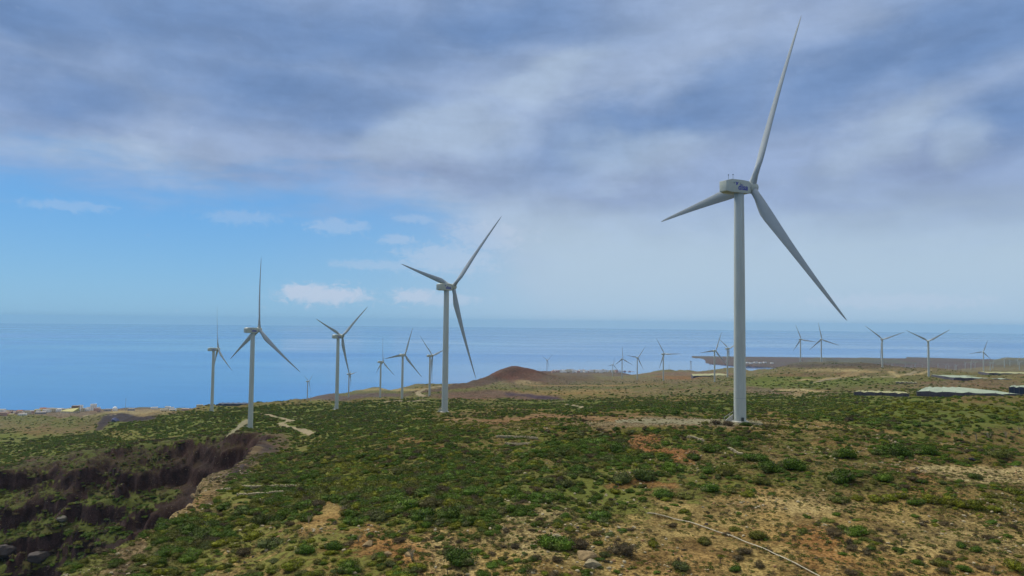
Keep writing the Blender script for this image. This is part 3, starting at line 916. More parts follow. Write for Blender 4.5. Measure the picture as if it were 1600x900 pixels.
def turbine(i, T_):
    x, y, z, yaw, ph, L = T_
    t = empty('wind_turbine', (x, y, z), R(yaw))
    tag(t, TLAB[i], 'wind turbine', 'wind turbines spread over the plateau')
    tw = obj('tower', ME_TOWER, t)
    for hz in ([6.0, 26., 44.] if i < 5 else [6.0]):
        k = 1 - (hz / HT) * .19
        fl = obj('flange_ring', ME_FLANGE, tw, (0, 0, hz), None, (k, k, 1))
    na = obj('nacelle', ME_NAC, t, (0, 0, HT))
    if i < 5:
        tx = obj('lettering', ME_TEXT, na, (-.25, -1.70, -.25), (R(90), 0, 0))
        obj('emblem', ME_BIRD, na, (-2.15, -1.685, .62), None)
        if i == 0:
            obj('emblem', ME_FADED, na, (-3.05, -1.68, .62)); obj('emblem', ME_TRI, na, (-1.1, -1.69, .72))
        obj('anemometer', ME_ANEMO, na, (-3.9, -.5, 1.72)); obj('anemometer', ME_ANEMO, na, (-2.4, -.5, 1.78), None, (1, 1, 1.15))
    tl = Matrix.Rotation(-TILT, 4, 'Y')
    hubc = Matrix.Translation((0, 0, HT)) @ tl @ Matrix.Translation((4.3, 0, 0))
    hb = obj('rotor_hub', ME_HUB, t); hb.matrix_local = hubc
    for k in range(3):
        a = R(ph + 120 * k)
        bl = obj('blade', ME_BLADE, t)
        # span axis = cos(a) up + sin(a) local +Y
        bl.matrix_local = hubc @ Matrix.Rotation(-a, 4, 'X') @ Matrix.Scale(L / 45., 4, (0, 0, 1)) @ Matrix.Translation((0, 0, .6))
    if i < 5:
        obj('foundation', ME_FOUND, t)
        dr = R(-60 if i else -115) - R(0)
        # the door looks away to the left on the nearest tower
        ddir = math.pi - R(yaw) + R(-25)
        d = obj('door', ME_DOOR, tw, (1.53 * math.cos(ddir), 1.53 * math.sin(ddir), 1.75), (0, 0, ddir + math.pi / 2))
        st = obj('staircase', ME_STAIR, t, (1.45 * math.cos(ddir), 1.45 * math.sin(ddir), 0), (0, 0, ddir + math.pi / 2))
        obj('handrail', ME_RAIL, st)
        if i == 0:
            ca = -R(yaw) - math.pi / 2 + R(3)
            b = MB(); b.box(-.28, .28, -.1, .35, .1, 1.0)
            obj('cable_box', b.mesh('cable_box', M_DARK, False, .03), t, (1.7 * math.cos(ca), 1.7 * math.sin(ca), .35), (0, 0, ca - math.pi / 2))


for i, T_ in enumerate(TURB): turbine(i, T_)

# the far rows of small turbines on the plain to the right
ORD = ['first', 'second', 'third', 'fourth', 'fifth', 'sixth', 'seventh', 'eighth', 'ninth', 'tenth', 'eleventh', 'twelfth', 'thirteenth', 'fourteenth', 'fifteenth', 'sixteenth', 'seventeenth', 'eighteenth',
       'nineteenth', 'twentieth', 'twenty-first', 'twenty-second', 'twenty-third', 'twenty-fourth', 'twenty-fifth', 'twenty-sixth', 'twenty-seventh', 'twenty-eighth', 'twenty-ninth', 'thirtieth']
tiny = [(1340.3, 572.5, 5.), (1353.5, 573, 5.6), (1366.5, 572.2, 5.8), (1393.7, 573, 6.5), (1408.3, 572.5, 4.2), (1414.7, 573, 6), (1423.7, 573, 5.5), (1429.7, 572.5, 7), (1441.5, 573, 6), (1465.5, 574.5, 7), (1478, 574.5, 7),
        (1482.5, 574.5, 6), (1492.3, 574, 6.5), (1494.3, 575.5, 6.6), (1508.3, 574, 9), (1517.3, 576.5, 10.6), (1523.8, 574.5, 8), (1547.5, 578.5, 11.5), (1551.7, 575, 9.5), (1569.5, 573, 12.5), (1578, 571.5, 7.5), (1590.5, 570, 9), (1593, 577.5, 11.5)]
for k, (px_, py_, hp) in enumerate(tiny):
    P = hit(px_, py_ + .6, 5000, 2500)
    if P is None: continue
    Yt = P.y
    H_ = hp / F * Yt * 1.02
    s = H_ / HT
    t = empty('wind_turbine', tuple(P), R(25 + (k * 37) % 40)); t.scale = (s, s, s)
    tag(t, 'tiny pale turbine on the distant right-hand plain, %s from the left' % ORD[k], 'wind turbine', 'tiny turbines on the distant plain')
    tw = obj('tower', ME_TOWER, t, None, None, (1.7, 1.7, 1)); na = obj('nacelle', ME_NAC, t, (0, 0, HT))
    hb = obj('rotor_hub', ME_HUB, t, (4.3, 0, HT))
    for q in range(3):
        bl = obj('blade', ME_BLADE, t)
        bl.matrix_local = Matrix.Translation((4.3, 0, HT)) @ Matrix.Rotation(R(120 * q + k * 41), 4, 'X') @ Matrix.Scale(.8, 4, (0, 0, 1))

# ------------------------------------------------------------------ tracks, pads and the pipe
M_DIRT = pmat('dirt_track', (.22, .18, .11), .95, .1, mottled((.21, .175, .105), .35, .5, .3))
M_GRAV = pmat('crushed_gravel', (.19, .18, .13), .95, .1, mottled((.165, .15, .09), .28, 1.2, .4))


TRACKS = []


def ribbon(name, pts, width, mat, lift=.07, nseg=60, nw=8, kind='structure', edge=.7, rmin=30):
    P = [hit(*p, rmin=rmin) if len(p) == 2 else Vector(p) for p in pts]
    P = [p for p in P if p is not None]
    ts = np.linspace(0, len(P) - 1, nseg)
    xs = np.interp(ts, range(len(P)), [p.x for p in P]); ys = np.interp(ts, range(len(P)), [p.y for p in P])
    for _ in range(3):
        xs[1:-1] = (xs[:-2] + xs[1:-1] * 2 + xs[2:]) / 4; ys[1:-1] = (ys[:-2] + ys[1:-1] * 2 + ys[2:]) / 4
    dx, dy = np.gradient(xs), np.gradient(ys); l = np.hypot(dx, dy) + 1e-9
    TRACKS.append((xs.copy(), ys.copy(), float(np.max(width)) / 2 + .6))
    V, Fc = [], []
    wd = np.array(width, float) if np.ndim(width) else np.full(2, float(width))
    wv = np.interp(np.linspace(0, 1, nseg), np.linspace(0, 1, len(wd)), wd)
    for i in range(nseg):
        for j in range(nw + 1):
            q = (j / nw - .5)
            jag = 1 + edge * vnoise(np.array([i * .6]), np.array([j * 5.3 + 2]), 5)[0]
            x, y = xs[i] - dy[i] / l[i] * q * wv[i] * jag, ys[i] + dx[i] / l[i] * q * wv[i] * jag
            V.append((x, y, float(ground(np.array([x]), np.array([y]))[0]) + lift * (1 if 0 < j < nw else .2)))
    for i in range(nseg - 1):
        for j in range(nw):
            a = i * (nw + 1) + j
            Fc.append((a, a + 1, a + nw + 2, a + nw + 1))
    me = mesh_np(name, V, Fc, mat, smooth=True)
    o = obj(name, me); tag(o, kind=kind)
    return o


ribbon('dirt_track', [(397, 645), (420, 649), (440, 653.5), (455, 657), (450, 659.5), (438, 662), (444, 665.5), (470, 671), (488, 679.5)], (5, 6, 6, 6, 5, 5, 5, 4.5, 4), M_DIRT, .3, 140, rmin=330)
ribbon('dirt_track', [(357, 681), (366, 674), (377, 665), (388, 656)], (2, 3, 4.5, 5), M_GRAV, .3, rmin=395)
ribbon('dirt_track', [(700, 603), (680, 605), (664, 608), (653, 613), (656, 618), (664, 620)], (8, 9, 10, 10, 9, 8), M_DIRT, .5, 80, rmin=960)
ribbon('dirt_track', [(600, 635), (622, 632), (645, 632), (665, 633)], (4, 8, 8, 4), M_DIRT, .3, rmin=720)
ribbon('gravel_pad', [(962, 659), (1020, 658.5), (1090, 658.5), (1150, 659.5), (1191, 661)], (5, 9, 10, 10, 8), M_GRAV, .06, 120, 14)
ribbon('dirt_track', [(1250, 598.5), (1280, 597), (1320, 592), (1345, 588.5), (1400, 590)], (3, 5, 5, 5, 4), M_DIRT, .4, rmin=900)
ribbon('dirt_track', [(1419, 587), (1424, 583.5), (1432, 581)], (9, 8, 6), M_DIRT, .5, rmin=1000)
ribbon('dirt_track', [(880, 631), (905, 636), (925, 640), (938, 641)], (3, 4, 4, 3), M_DIRT, .3, rmin=400)
ribbon('dirt_track', [(95, 652), (135, 650), (175, 648), (215, 647)], (8, 10, 10, 8), M_DIRT, .6, rmin=1000)

M_PIPE = pmat('pale_plastic_pipe', (.40, .36, .27), .6, .3, mottled((.40, .36, .27), .25, .8))


def draped_pts(pts, n, lift):
    P = [hit(*p) for p in pts]
    ts = np.linspace(0, len(P) - 1, n)
    xs = np.interp(ts, range(len(P)), [p.x for p in P]); ys = np.interp(ts, range(len(P)), [p.y for p in P])
    for _ in range(6):
        xs[1:-1] = (xs[:-2] + xs[1:-1] * 2 + xs[2:]) / 4; ys[1:-1] = (ys[:-2] + ys[1:-1] * 2 + ys[2:]) / 4
    z = ground(xs, ys)
    for _ in range(4): z[1:-1] = np.maximum(z[1:-1], (z[:-2] + z[2:]) / 2 * .999)
    return [(x, y, zz + lift) for x, y, zz in zip(xs, ys, z)]


b = MB(); b.tube(draped_pts([(1011, 803), (1045, 810), (1075, 817), (1110, 829), (1145, 840), (1190, 858), (1225, 874), (1262, 893), (1300, 915), (1350, 945)], 150, .08), .06, 8)
pipe = obj('water_pipe', b.mesh('water_pipe', M_PIPE, True))
tag(pipe, 'long thin pale pipe running over the bare ground to the bottom edge', 'pipe')
b = MB(); pp = draped_pts([(1130, 835), (1132, 836), (1139, 838.5)], 4, .1); b.tube(pp, .09, 10)
obj('pipe_joint', b.mesh('pipe_joint', M_PIPE, True), pipe)

# ------------------------------------------------------------------ plants
def leaf_mat(name, dark, light, tip, dead=(.10, .08, .05)):
    def fn(g, b):
        r = g.n('ShaderNodeObjectInfo').outputs['Random']
        tc = g.n('ShaderNodeTexCoord').outputs['Object']
        n = g.noise(tc, 2.2, 5, .65)
        n2 = g.noise(tc, 9., 3, .7)
        c = g.mix(g.sstep(g.add(g.mul(n, .6), g.mul(n2, .4)), .35, .66), dark, light)
        c = g.mix(g.mul(g.sstep(n2, .52, .75), .55), c, tip)
        c = g.mix(g.mul(r, .5), c, g.mix(1., c, (1.35, 1.05, .75), 'MULTIPLY'))
        w = g.n('ShaderNodeMath', operation='FRACT'); g.put(w.inputs[0], g.mul(r, 7.3))
        c = g.mix(g.sstep(w.outputs[0], .72, 1., 0., .45), c, dead)
        v = g.n('ShaderNodeMath', operation='FRACT'); g.put(v.inputs[0], g.mul(r, 13.7))
        sc_ = g.add(g.mul(v.outputs[0], .6), .7)
        hs = g.n('ShaderNodeHueSaturation'); g.put(hs.inputs['Color'], c); g.put(hs.inputs['Value'], sc_)
        big = g.noise(tc, 1.1, 3, .6)
        cc = g.mix(g.sstep(big, .52, .68, 0., .6), hs.outputs[0], dead)
        g.put(b.inputs['Base Color'], cc)
    return pmat(name, light, .8, .12, fn)


M_LEAF = {
 'green': leaf_mat('green_leaves', (.032, .070, .009), (.092, .158, .016), (.155, .22, .028)),
 'olive': leaf_mat('olive_leaves', (.058, .074, .013), (.14, .158, .030), (.20, .20, .05)),
 'yellow': leaf_mat('yellow_green_leaves', (.075, .098, .010), (.175, .20, .016), (.29, .29, .03)),
 'grey': leaf_mat('dry_grey_twigs', (.050, .041, .024), (.105, .088, .048), (.15, .13, .07), (.08, .062, .036)),
}
M_TWIG = pmat('twig_bark', (.17, .14, .11), .9, .1, mottled((.17, .14, .11), .3, 6.))


def bush_mesh(name, kind, seed, nleaf, leaf, nlobe=7, flat=.62, core=True):
    r = np.random.default_rng(seed)
    lobes = []
    for k in range(nlobe):
        a = r.uniform(0, 2 * math.pi); d = r.uniform(.15, .68) if k else 0
        s = r.uniform(.34, .6) if k else .62
        lobes.append((d * math.cos(a), d * math.sin(a), s * flat * r.uniform(.55, 1.1), s, s * r.uniform(.75, 1.15) * flat))
    V, Fc = [], []
    wts = np.array([l[3] ** 2 for l in lobes]); wts /= wts.sum()
    which = r.choice(nlobe, nleaf, p=wts)
    for q in range(nleaf):
        lx, ly, lz, s, sz = lobes[which[q]]
        d = r.normal(size=3); d /= np.linalg.norm(d)
        if d[2] < -.35: d[2] *= -1
        rad = 1 - abs(r.normal()) * .16 + (r.random() < .12) * r.uniform(0, .22)
        p = np.array([lx + d[0] * s * rad, ly + d[1] * s * rad, max(.02, lz + d[2] * sz * rad)])
        nrm = d + r.normal(size=3) * .65; nrm /= np.linalg.norm(nrm)
        u = np.cross(nrm, r.normal(size=3)); u /= np.linalg.norm(u); v = np.cross(nrm, u)
        a_, b_ = leaf * r.uniform(.6, 1.3), leaf * r.uniform(.35, .8)
        if kind == 'grey': a_ *= 1.9; b_ *= .33
        i0 = len(V)
        V += [p - u * a_, p + v * b_, p + u * a_, p - v * b_]
        Fc.append((i0, i0 + 1, i0 + 2, i0 + 3))
    if core:
        for lx, ly, lz, s, sz in lobes:
            k = .72 if kind != 'grey' else .45
            bm = bmesh.new(); bmesh.ops.create_icosphere(bm, subdivisions=1, radius=1)
            i0 = len(V)
            V += [np.array([lx + v.co.x * s * k, ly + v.co.y * s * k, max(-.05, lz + v.co.z * sz * k)]) for v in bm.verts]
            f3 = [tuple(i0 + v.index for v in f.verts) for f in bm.faces]
            Fc += f3
            bm.free()
    return mesh_np(name, V, Fc, M_LEAF[kind])


def twig_mesh(seed, n=9, h=.75):
    r = random.Random(seed); b = MB()
    for k in range(n):
        a = r.uniform(0, 6.28); e = r.uniform(.15, .62)
        p0 = Vector((r.uniform(-.08, .08), r.uniform(-.08, .08), -.08))
        p1 = p0 + Vector((math.cos(a) * e * .5, math.sin(a) * e * .5, h * .45)); p2 = p0 + Vector((math.cos(a) * e, math.sin(a) * e, h * r.uniform(.7, 1.)))
        b.tube([p0, p1, p2], .028, 5, .008)
        for _ in range(2):
            b.tube([p1.lerp(p2, r.random() * .7), p2 + Vector((r.uniform(-.25, .25), r.uniform(-.25, .25), r.uniform(-.1, .1)))], .011, 4, .004)
    return b.mesh('stem', M_TWIG)


KINDS = ['green', 'olive', 'yellow', 'grey']
NEARM = {k: [bush_mesh('foliage', k, 10 * i + j, 1500 if k != 'yellow' else 1300, .052, 9, .66 if k != 'yellow' else .6) for j in range(3)] for i, k in enumerate(KINDS)}
FARM = {k: [bush_mesh('shrub_clump', k, 100 + 10 * i + j, 260, .12, 6, .62) for j in range(2)] for i, k in enumerate(KINDS)}
TWIGM = [twig_mesh(s) for s in range(4)]


def veg_at(x, y):
    z = ground(x, y)
    px, py = proj(np.stack([x, np.maximum(y, 1.), z], -1))
    c, v = paint(px, py, x, y)
    return px, py, z, v


# candidates: azimuth uniform, distance by band
def scatter(n, r0, r1, seed, power=2.):
    r_ = np.random.default_rng(seed)
    th = R(1) * r_.uniform(-43, 43, n)
    rr = (r0 ** power + (r1 ** power - r0 ** power) * r_.random(n)) ** (1 / power)
    return rr * np.sin(th), rr * np.cos(th), r_


pts_all = []
YB = [(1465, 788, 150, 18, 0), (1560, 780, 90, 26, 0), (1390, 782, 60, 24, 0), (570, 765, 90, 12, 8), (470, 870, 70, 26, 0), (395, 850, 60, 40, 0), (1110, 785, 90, 12, 0), (545, 740, 50, 10, 0), (1500, 640, 160, 16, 0), (800, 665, 90, 8, 0), (30, 790, 60, 30, 0)]
for n, r0, r1, pw, smin, smax, seed in [(30000, 58, 230, 1.75, 0.42, 1.85, 1), (70000, 220, 760, 1.6, .75, 1.9, 2), (30000, 700, 1900, 1.4, 1.2, 3.0, 3)]:
    x, y, r_ = scatter(n, r0, r1, seed, pw)
    px, py, z, v = veg_at(x, y)
    cl = fbm(x, y, 22, 4, 301) * 1.5 + fbm(x, y, 5, 3, 302) * .8
    prob = np.clip((v - .20) * 1.5 + cl * .5, .0 + .05 * (v > .12), .97) * (v > .06)
    keep = r_.random(n) < prob
    gr = ground(x + 1, y) - z; gr2 = ground(x, y + 1) - z
    keep &= (np.hypot(gr, gr2) < 1.9) & (z > SEA + 12)
    for T_ in TURB: keep &= np.hypot(x - T_[0], y - T_[1]) > 4.5
    for tx_, ty_, tw_ in TRACKS:
        near_ = np.where((np.abs(x - tx_.mean()) < np.ptp(tx_) / 2 + 12) & (np.abs(y - ty_.mean()) < np.ptp(ty_) / 2 + 12))[0]
        for q in near_:
            if np.min(np.hypot(x[q] - tx_, y[q] - ty_)) < tw_: keep[q] = False
    lush = np.clip((v - .45) * 1.8 + cl * .5, 0, 1)
    sz = smin + (smax - smin) * (r_.random(n) ** 1.7) * (.35 + .65 * lush) + lush * smax * .42 * r_.random(n) ** 2
    sz *= np.where(v < .25, .6, 1.)
    ky = np.zeros(n)
    wx = px + fbm(x, y, 8, 3, 81) * 50
    for a, b_, rx, ry, _ in YB: ky = np.maximum(ky, np.exp(-((wx - a) / rx) ** 2 - ((py - b_) / ry) ** 2))
    u = r_.random(n); kn = fbm(x, y, 30, 3, 401)
    kind = np.where(u < .10 + ky * .75 + np.clip(fbm(x, y, 18, 3, 402) * .7, 0, .35), 2, np.where(u < .42 - kn * .3 + ky * .6, 1, 0))
    kind = np.where((r_.random(n) < np.where(v < .3, .36, .08)) & (ky < .3), 3, kind)
    kind = np.where((rim_side(x, y) > 4) & (y < 420), np.where(r_.random(n) < .38, 3, np.where(kind == 2, 1, kind)), kind)  # gorge shrubs swapped to grey and olive to imitate its shade
    m_ = keep
    pts_all.append(np.stack([x[m_], y[m_], z[m_], sz[m_], kind[m_], px[m_], py[m_]], -1))
PA = np.concatenate(pts_all)
# the shrubs that can be picked out in the photograph: (px, py of the foot, width in px, kind)
HAND = [(720, 884, 62, 0), (870, 862, 66, 0), (905, 862, 50, 3), (940, 818, 56, 0), (976, 872, 58, 3), (1021, 856, 32, 2), (1065, 892, 38, 0), (1338, 840, 48, 0), (1302, 842, 42, 3), (1330, 861, 28, 3), (1316, 758, 58, 0), (1378, 755, 42, 0),
        (1365, 758, 24, 2), (1521, 750, 30, 0), (1466, 886, 34, 1), (1586, 893, 48, 2), (1112, 771, 40, 0), (1142, 771, 24, 2), (1167, 777, 26, 2), (1035, 781, 46, 0), (1083, 762, 15, 0), (1071, 781, 34, 2), (1192, 758, 28, 1),
        (1205, 741, 56, 0), (1238, 738, 50, 0), (1180, 722, 42, 0), (1002, 753, 54, 0), (970, 757, 46, 0), (1048, 741, 48, 0), (1136, 746, 44, 1), (1108, 742, 34, 0), (1322, 719, 44, 0), (1400, 716, 56, 0), (1375, 713, 34, 0), (1450, 714, 40, 0),
        (1564, 719, 50, 1), (1512, 709, 18, 3), (1392, 783, 30, 2), (1372, 787, 34, 2), (1432, 790, 30, 0), (1460, 789, 44, 2), (1492, 793, 46, 2), (1523, 797, 44, 2), (1552, 800, 30, 2), (1580, 775, 44, 2), (1598, 788, 36, 2),
        (1340, 783, 30, 2), (1310, 787, 34, 1), (1405, 780, 32, 2), (840, 790, 52, 0), (862, 783, 44, 0), (815, 787, 40, 0), (795, 776, 46, 0), (742, 778, 50, 0), (705, 812, 60, 0), (665, 818, 56, 0), (735, 822, 40, 0), (730, 802, 34, 3),
        (640, 800, 54, 0), (612, 790, 50, 0), (590, 815, 40, 0), (552, 822, 36, 0), (548, 790, 44, 0), (536, 762, 42, 2), (567, 756, 30, 2), (500, 778, 46, 1), (470, 782, 40, 2), (480, 816, 34, 0), (445, 812, 44, 0), (410, 822, 44, 0),
        (380, 806, 40, 0), (352, 798, 34, 0), (395, 846, 44, 2), (425, 860, 50, 0), (380, 872, 42, 3), (478, 868, 44, 0), (455, 892, 40, 2), (426, 896, 36, 2), (365, 880, 30, 2), (345, 855, 40, 2), (330, 828, 40, 0), (300, 868, 34, 0),
        (260, 858, 30, 2), (240, 880, 34, 2), (520, 862, 40, 0), (545, 897, 48, 0), (612, 897, 22, 2), (625, 850, 30, 3), (790, 833, 20, 3), (806, 858, 22, 3), (770, 868, 18, 3), (787, 799, 18, 3), (870, 880, 26, 3), (1120, 665, 20, 3), (1138, 667, 24, 3),
        (1102, 664, 16, 1), (1165, 667, 22, 0), (1000, 659, 10, 1), (1054, 650, 30, 0), (1188, 646, 24, 1), (938, 700, 44, 0), (965, 712, 42, 0), (905, 745, 46, 0), (880, 765, 40, 0), (1085, 720, 34, 0), (1110, 708, 34, 0), (1150, 700, 40, 0),
        (960, 772, 28, 2), (1255, 835, 26, 1), (1185, 845, 42, 1), (1100, 852, 32, 1), (1165, 868, 34, 3), (1545, 845, 26, 3), (1480, 866, 22, 3), (1583, 828, 22, 3), (1415, 766, 22, 3), (1430, 742, 20, 3)]
hp = []
for px_, py_, wpx, kd in HAND:
    P = hit(px_, py_ - wpx * .08)
    if P is None: continue
    hp.append((P.x, P.y, P.z, wpx / F * P.y / 2 * .92, kd, px_, py_))
HP = np.array(hp)
# drop scattered ones standing inside the hand-placed ones
keep = np.ones(len(PA), bool)
for h in HP: keep &= np.hypot(PA[:, 0] - h[0], PA[:, 1] - h[1]) > (h[3] + PA[:, 3]) * .62
PA = PA[keep]
side = rim_side(PA[:, 0], PA[:, 1])
app = PA[:, 3] / PA[:, 1] * ((PA[:, 5] > 15) & (PA[:, 5] < 1585) & (PA[:, 6] < 905) & (PA[:, 6] > 640)) * ((side < -1) | (PA[:, 1] > 330))
top = np.argsort(-app)[:300 - len(HP)]
IND = np.concatenate([HP, PA[top]])
rest = np.ones(len(PA), bool); rest[top] = False
PR = PA[rest]
CN = {0: 'deep green', 1: 'dull olive', 2: 'yellow-green', 3: 'dry grey'}


def ordn(k): return ORD[k] if k < len(ORD) else '%d%s' % (k + 1, {1: 'st', 2: 'nd', 3: 'rd'}.get((k + 1) % 10, 'th'))


def where(px, py):
    if px < 335: h = 'beside the gorge'
    elif px < 500: h = 'left of dirt patch'
    elif px < 760: h = 'right of dirt patch'
    elif px < 960: h = 'near sandy clearing'
    elif px < 1290: h = 'near thin pipe' if py > 790 else 'below tallest turbine'
    else: h = 'right of thin pipe' if py > 800 else 'near pale strip'
    v = 'at bottom edge' if py > 855 else ('in foreground' if py > 800 else ('in middle ground' if py > 745 else 'farther back'))
    return h, v


buckets = {}
for q, (x, y, z, s, kd, px_, py_) in enumerate(IND):
    sw = 'large' if s / y * F > 17 else ('medium' if s / y * F > 11 else 'small')
    h, v = where(px_, py_)
    buckets.setdefault((sw, CN[int(kd)], h, v), []).append(q)
labels = {}
for (sw, cn, h, v), ids in buckets.items():
    ids.sort(key=lambda q: IND[q][5])
    for k, q in enumerate(ids):
        if len(ids) == 1: labels[q] = '%s %s shrub %s %s' % (sw, cn, h, v)
        else: labels[q] = '%s %s shrub %s %s, %s' % (sw, cn, h, v, 'leftmost' if k == 0 else ('rightmost' if k == len(ids) - 1 else ordn(k) + ' from left'))
rr = random.Random(5)
for q, (x, y, z, s, kd, px_, py_) in enumerate(IND):
    kd = KINDS[int(kd)]
    t = empty('shrub', (x, y, z - .06 * s), rr.uniform(0, 6.28))
    hz = rr.uniform(.85, 1.15)
    t.scale = (s, s * rr.uniform(.85, 1.15), s * hz)
    tag(t, labels[q], 'shrub', 'shrubs scattered over the near plateau')
    obj('foliage', NEARM[kd][rr.randrange(3)], t)
    obj('stem', TWIGM[rr.randrange(4)], t)


def instancer(name, pos, scl, rotz, idx, sources, label=None):
    """one object that scatters several source meshes on its own points (geometry nodes)"""
    me = bpy.data.meshes.new(name)
    me.vertices.add(len(pos)); me.vertices.foreach_set('co', np.asarray(pos, np.float32).ravel())
    for nm, arr, ty, at in (('scl', scl, 'FLOAT_VECTOR', 'vector'), ('rot', rotz, 'FLOAT_VECTOR', 'vector'), ('idx', idx, 'INT', 'value')):
        a = me.attributes.new(nm, ty, 'POINT'); a.data.foreach_set(at, np.asarray(arr).ravel())
    o = obj(name, me)
    ng = bpy.data.node_groups.new(name, 'GeometryNodeTree')
    ng.interface.new_socket('Geometry', in_out='INPUT', socket_type='NodeSocketGeometry')
    ng.interface.new_socket('Geometry', in_out='OUTPUT', socket_type='NodeSocketGeometry')
    N, Lk = ng.nodes, ng.links
    gi, go = N.new('NodeGroupInput'), N.new('NodeGroupOutput')

    def attr(nm, ty):
        a = N.new('GeometryNodeInputNamedAttribute'); a.data_type = ty; a.inputs['Name'].default_value = nm
        return a.outputs['Attribute']
    A_s, A_r, A_i = attr('scl', 'FLOAT_VECTOR'), attr('rot', 'FLOAT_VECTOR'), attr('idx', 'INT')
    jn = N.new('GeometryNodeJoinGeometry')
    for k, src in enumerate(sources):
        so_ = bpy.data.objects.new(src.name, src)
        oi = N.new('GeometryNodeObjectInfo'); oi.inputs['Object'].default_value = so_; oi.inputs['As Instance'].default_value = True
        cp = N.new('FunctionNodeCompare'); cp.data_type = 'INT'; cp.operation = 'EQUAL'
        Lk.new(A_i, cp.inputs[2]); cp.inputs[3].default_value = k
        ip = N.new('GeometryNodeInstanceOnPoints')
        Lk.new(gi.outputs[0], ip.inputs['Points']); Lk.new(cp.outputs[0], ip.inputs['Selection'])
        Lk.new(oi.outputs['Geometry'], ip.inputs['Instance']); Lk.new(A_r, ip.inputs['Rotation']); Lk.new(A_s, ip.inputs['Scale'])
        Lk.new(ip.outputs[0], jn.inputs[0])
    Lk.new(jn.outputs[0], go.inputs[0])
    md = o.modifiers.new('scatter', 'NODES'); md.node_group = ng
    tag(o, kind='stuff')
    if label: o['label'] = label
    return o


n = len(PR)
near = PR[:, 1] < 240
src = [m for k in KINDS for m in NEARM[k]] + [m for k in KINDS for m in FARM[k]]
kd = PR[:, 4].astype(int)
idx = np.where(near, kd * 3 + rng.integers(0, 3, n), 12 + kd * 2 + rng.integers(0, 2, n))
scl = np.stack([PR[:, 3] * rng.uniform(.85, 1.2, n), PR[:, 3] * rng.uniform(.85, 1.2, n), PR[:, 3] * rng.uniform(.7, 1.15, n)], -1)
rot = np.stack([rng.normal(0, .08, n), rng.normal(0, .08, n), rng.uniform(0, 6.28, n)], -1)
pos = PR[:, :3].copy(); pos[:, 2] -= PR[:, 3] * .08
instancer('shrubs', pos, scl, rot, idx.astype(np.int32), src, 'countless low shrubs covering the slopes of the plateau')
print('shrubs', n)

# low herbs and tufts close by
x, y, r_ = scatter(130000, 55, 250, 12, 1.6)
px, py, z, v = veg_at(x, y)
cl = fbm(x, y, 7, 4, 501) + fbm(x, y, 30, 3, 502)
keep = (r_.random(len(x)) < np.clip(.32 + v * .5 + cl * .9, .03, .95)) & (v > .04) & (rim_side(x, y) < 3)
for T_ in TURB[:1]: keep &= np.hypot(x - T_[0], y - T_[1]) > 3
x, y, z, v = x[keep], y[keep], z[keep], v[keep]; n = len(x)
tsrc = [bush_mesh('tuft', k, 300 + j, 70, .17, 4, .6, False) for j, k in enumerate(['olive', 'grey', 'green', 'olive'])]
sc = .12 + .38 * r_.random(n) ** 2
instancer('low_tufts', np.stack([x, y, z - .02], -1), np.stack([sc, sc, sc * .8], -1), np.stack([0 * x, 0 * x, r_.uniform(0, 6.28, n)], -1), r_.choice(4, n, p=[.38, .34, .14, .14]).astype(np.int32), tsrc, 'small dry tufts and herbs on the bare ground')

# ------------------------------------------------------------------ stones
M_STONE = pmat('pale_stone', (.34, .29, .19), .9, .15, mottled((.34, .29, .19), .3, 3., .5))
M_RSTONE = pmat('rusty_stone', (.25, .145, .075), .9, .15, mottled((.25, .145, .075), .3, 3., .5))
M_BSTONE = pmat('dark_basalt', (.06, .05, .048), .9, .2, mottled((.06, .05, .048), .3, 3., .5))
M_BLACK = pmat('black_rock', (.012, .011, .012), .7, .2)


def rock_mesh(seed, mat, sub=2, name='stone'):
    bm = bmesh.new(); bmesh.ops.create_icosphere(bm, subdivisions=sub, radius=1)
    r = random.Random(seed); ax = [Vector((r.gauss(0, 1), r.gauss(0, 1), r.gauss(0, 1))).normalized() for _ in range(9)]; cut = [r.uniform(.55, .9) for _ in ax]
    for v in bm.verts:
        for a, c in zip(ax, cut):
            d = v.co.dot(a)
            if d > c: v.co -= a * (d - c) * .9
        v.co *= 1 + r.uniform(-.05, .05)
        v.co.z *= .65
    me = bpy.data.meshes.new(name); bm.to_mesh(me); bm.free(); me.materials.append(mat)
    return me


ROCKS = [rock_mesh(s, m, 2) for s, m in enumerate([M_STONE, M_STONE, M_RSTONE, M_RSTONE, M_BSTONE])]
x, y, r_ = scatter(60000, 55, 240, 22, 1.5)
px, py, z, v = veg_at(x, y)
dn = fbm(x, y, 12, 4, 601) + .5 * fbm(x, y, 3, 3, 602)
keep = (r_.random(len(x)) < np.clip(.30 + dn * 1.2 - v * .35, .02, .9)) & (rim_side(x, y) < 6)
x, y, z, px, py = x[keep], y[keep], z[keep], px[keep], py[keep]; n = len(x)
redz = np.exp(-((px - 1280) / 90) ** 2 - ((py - 850) / 50) ** 2) + np.exp(-((px - 610) / 90) ** 2 - ((py - 865) / 40) ** 2) + np.exp(-((px - 1060) / 90) ** 2 - ((py - 700) / 16) ** 2)
sc = .06 + .26 * r_.random(n) ** 4
id_ = np.where(r_.random(n) < .2 + redz * .7, r_.integers(2, 4, n), np.where(r_.random(n) < .12, 4, r_.integers(0, 2, n)))
instancer('loose_stones', np.stack([x, y, z + sc * .1], -1), np.stack([sc, sc * .8, sc], -1), np.stack([r_.uniform(-.3, .3, n), r_.uniform(-.3, .3, n), r_.uniform(0, 6.28, n)], -1), id_.astype(np.int32), ROCKS, 'loose stones strewn over the bare soil')

